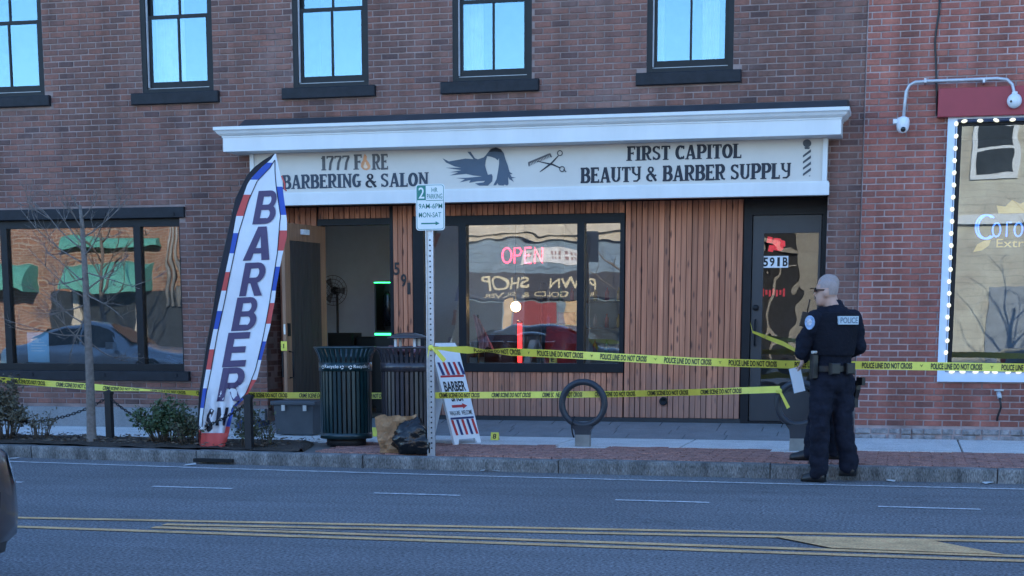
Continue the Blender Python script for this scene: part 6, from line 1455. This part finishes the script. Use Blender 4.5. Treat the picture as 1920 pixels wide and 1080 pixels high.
    if extras.get('glasses'):
        ms = MB(); z = Vector((0, 0, .022))
        for q in (-1, 1):
            ms.add([h+g*.105+sd*q*.006+z+Vector((0, 0, .012)), h+g*.1+sd*q*.05+z+Vector((0, 0, .014)), h+g*.075+sd*q*.075+z+Vector((0, 0, .012)), h+g*.08+sd*q*.075+z-Vector((0, 0, .014)), h+g*.105+sd*q*.05+z-Vector((0, 0, .022)), h+g*.108+sd*q*.008+z-Vector((0, 0, .016))], [(0,1,2,3,4,5)])
            ms.bar(h+g*.078+sd*q*.079+z, h-g*.005+sd*q*.083+z, .004, .012)
        ms.bar(h+g*.1+sd*.02+z+Vector((0, 0, .018)), h+g*.13+sd*.0+z+Vector((0, 0, .014)), .09, .01)
        ms.build('sunglasses', M('lens_black', (.01, .01, .012), .1), t_)
    UNI = M('navy_uniform', (.010, .012, .021), .85, var=.35, scale=9, bump=1, bscale=16, spec=.15)
    sh_ = MB(); torso(sh_, .012, .9)
    sh_.tube([cen(1.5*s), cen(1.565*s)+g*.0], [.085, .072], 14)
    for k in 'LR':
        A, B, C = V['sh'+k], V['el'+k], V['wr'+k]; limb(sh_, [mid(A, cen(1.44*s), .35), A, mid(A, B, .5), B, mid(B, C, .55), mid(B, C, .93)], [.09, .082, .072, .063, .055, .044])
    fuse(sh_, .013, 'shirt', UNI, t_, 6, .013)
    tr_ = MB()
    tr_.loft([ell(cen(z*s), a, b) for z, a, b in ((.8, .15, .12), (.88, .185, .14), (.96, .185, .138), (1.03, .178, .13))])
    for k in 'LR':
        A, B, C = V['hip'+k], V['kn'+k], V['an'+k]
        limb(tr_, [A, mid(A, B, .45), B, mid(B, C, .4), mid(B, C, .8), C-Vector((0, 0, .02))], [.115, .108, .092, .09, .083, .08])
    fuse(tr_, .014, 'trousers', M('navy_trousers', (.012, .014, .024), .85, var=.35, scale=9, bump=1, bscale=14, spec=.15), t_, 5, .017)
    for k in 'LR':
        A, T = V['an'+k], V['to'+k]; d = (T-A); fl_ = Vector((d.x, d.y, 0)).normalized(); sd2 = Vector((-fl_.y, fl_.x, 0)); zb_ = V['to'+k].z
        heel = A-fl_*.06; L = (Vector((T.x, T.y, 0))-Vector((heel.x, heel.y, 0))).length; rz = V['an'+k].z-.1
        shoe = MB(); rr = []
        for u, w_, hh in ((0, .036, .1), (.05, .05, .12), (.35, .05, .12), (.52, .053, .092), (.75, .058, .07), (.93, .05, .058), (1, .026, .04)):
            c_ = heel+fl_*L*u; zf_ = rz+(zb_-rz)*u if rz > zb_+.005 else zb_; c_.z = 0
            base = min(rz, 9) if False else None
            zz0 = (A.z-.1)+(T.z-(A.z-.1))*u
            rr.append([Vector((c_.x, c_.y, zz0))+sd2*w_*q*.96+Vector((0, 0, z_)) for q, z_ in ((-1, 0), (1, 0), (1, hh*.5), (.6, hh), (-.6, hh), (-1, hh*.5))])
        shoe.loft(rr); shoe.build('shoe', M('black_boot', (.014, .013, .013), .4, var=.2), t_)
    vt = MB(); torso(vt, .034, 1.1, 1.5); fuse(vt, .014, 'vest', M('navy_vest', (.008, .009, .015), .8, var=.2, bump=.5, bscale=40, spec=.15), t_, 3)
    bt = MB()
    o1 = [ell(cen(z*s), .196, .15, 24) for z in (.985, 1.035)]; bt.loft(o1, cap=False); bt.build('belt', M('duty_belt', (.008, .008, .009), .4), t_)
    if extras.get('kit'):
        cz = cen(0); LT = M('kit_black', (.009, .009, .01), .4, var=.1)
        def kit(name, a_, b_, z0, z1, wx, wy, mat=LT):
            c_ = cz+axv*a_+fr_*b_; MB(Matrix.Translation((c_.x, c_.y, root.z)) @ Matrix.Rotation(math.atan2(axv.y, axv.x), 4, 'Z')).cbox(-wx, wx, -wy, wy, z0, z1, .01).build(name, mat, t_)
        kit('radio', -.215, -.03, .92, 1.14, .032, .024)
        kit('radio_top', -.215, -.03, 1.142, 1.165, .024, .018, M('pale_plastic', (.55, .54, .5), .4))
        kit('belt_pouch', -.09, -.165, .96, 1.06, .05, .022); kit('belt_pouch', .07, -.165, .96, 1.06, .045, .022)
        hb = cz+axv*.235+fr_*.0
        ho = MB(Matrix.Translation((hb.x, hb.y, root.z)) @ Matrix.Rotation(math.atan2(axv.y, axv.x)+.2, 4, 'Z'))
        ho.loft([[(-.025, -.05, z), (.03, -.05, z), (.03, .05, z), (-.025, .05, z)] if z > .8 else [(-.02, -.03, z), (.025, -.03, z), (.025, .035, z), (-.02, .035, z)] for z in (.66, .74, .82, .9)], smooth=False); ho.box(-.018, .022, -.11, -.04, .86, .93); ho.build('holster', LT, t_)
        bc = cz+fr_*(-.172)+axv*.05; n_ = -fr_
        PW = M('reflective_panel', (.5, .6, .66), .5, var=.05)
        pz = root.z+1.43*s
        bp_ = MB(); bp_.add([bc+axv*a_+n_*(.004+.0*a_)+Vector((0, 0, pz-root.z+z)) for a_, z in ((-.115, -.036), (.085, -.036), (.085, .036), (-.115, .036))]+[bc+axv*a_-n_*.03+Vector((0, 0, pz-root.z+z)) for a_, z in ((-.115, -.036), (.085, -.036), (.085, .036), (-.115, .036))], [(0,1,2,3), (0,4,5,1), (1,5,6,2), (2,6,7,3), (3,7,4,0)])
        bpo = bp_.build('back_panel', PW, t_)
        tx = MB(); put_text(tx, 'POLICE', bc-axv*.105+n_*.0065+Vector((0, 0, pz-root.z-.026)), axv*.18, (0, 0, .052), .02); tx.build('back_lettering', M('panel_letters', (.16, .22, .28), .6), bpo)
        pc = V['shL'].lerp(V['elL'], .12); nd = Vector((-.35, -.93, 0)).normalized(); ud = Vector((nd.y*-1, nd.x, 0))
        pt = MB(); pt.prism([(.044*math.cos(i*math.pi/8), .058*math.sin(i*math.pi/8)-(.006 if i in (11, 12, 13) else 0)) for i in range(16)], pc+nd*.088, ud, (0, 0, 1), -nd*.03)
        po = pt.build('shoulder_patch', M('patch_blue', (.3, .42, .62), .7, var=.3, scale=40), t_)
        pt = MB(); pt.prism([(.024*math.cos(i*math.pi/6), .03*math.sin(i*math.pi/6)) for i in range(12)], pc+nd*.0905, ud, (0, 0, 1), -nd*.002); pt.build('patch_crest', M('patch_pale', (.55, .55, .6), .7, var=.4, scale=60), po)
    return t_, V
r1 = G(1545, 903, 0)
J1 = dict(s=1., c=(.045, .0, 0), head=(-.03, .0, 1.672), shL=(-.115, -.12, 1.45), elL=(-.225, -.11, 1.15), wrL=(-.235, .02, 1.3), haL=(-.205, .06, 1.385), shR=(.205, .12, 1.45), elR=(.275, .13, 1.19), wrR=(.1, .3, 1.12), haR=(.04, .34, 1.13),
          hipL=(-.04, -.05, .9), knL=(-.05, -.07, .5), anL=(-.045, -.05, .1), toL=(-.2, .0, .005), hipR=(.125, .06, .9), knR=(.145, .06, .5), anR=(.215, .07, .15), toR=(.13, .1, .05))
o1_, V1 = person(r1, J1, 'officer in dark navy uniform with white back panel standing at the kerb', (.8, .6), (-1, .12), dict(glasses=True, kit=True))
r2 = G(1548, 862, .134)
J2 = dict(s=.95, c=(.02, .0, 0), head=(-.03, .0, 1.6), shL=(.0, -.19, 1.37), elL=(-.09, -.23, 1.1), wrL=(-.225, -.2, .93), haL=(-.26, -.19, .85), shR=(.0, .19, 1.37), elR=(.02, .22, 1.1), wrR=(-.12, .2, 1.0), haR=(-.18, .18, 1.0),
          hipL=(.02, -.09, .86), knL=(-.07, -.1, .48), anL=(-.13, -.1, .1), toL=(-.33, -.1, .005), hipR=(.02, .09, .86), knR=(.05, .09, .48), anR=(.08, .1, .1), toR=(-.1, .1, .005))
_, V2 = person(r2, J2, 'second officer in dark uniform almost hidden behind the first one', (0, 1), (-1, 0), dict())
c = V2['haL']+Vector((-.01, -.035, -.09))
pg = MB(Matrix.Translation(c) @ Matrix.Rotation(R(-14), 4, 'Y') @ Matrix.Rotation(R(20), 4, 'Z'))
pg.box(-.055, .05, -.004, .004, -.12, .11); nb = pg.build('notepad', M('paper_white', (.75, .77, .8), .7, var=.02), label='white notepad held low in the hidden second officer\'s hand', cat='notepad')
pg = MB(Matrix.Translation(c) @ Matrix.Rotation(R(-14), 4, 'Y') @ Matrix.Rotation(R(20), 4, 'Z')); pg.box(-.057, -.0555, -.006, .006, -.12, .11); pg.build('binding', M('pale_blue_edge', (.5, .65, .8), .5), nb)
q = V1['haL']+Vector((-.02, -.02, .03))
rm = thing('handheld_radio', 'black handheld radio raised in the near officer\'s hand', 'radio', tuple(q))
MB(Matrix.Translation(q) @ Matrix.Rotation(R(12), 4, 'Y')).cbox(-.03, .03, -.018, .018, -.04, .09, .006).build('radio_body', M('kit_black', (.009, .009, .01), .4, var=.1), rm)
MB().tube([q+Vector((.03, 0, .085)), q+Vector((.05, 0, .2))], .006, 6).build('aerial', M('kit_black', (.009, .009, .01), .4, var=.1), rm)
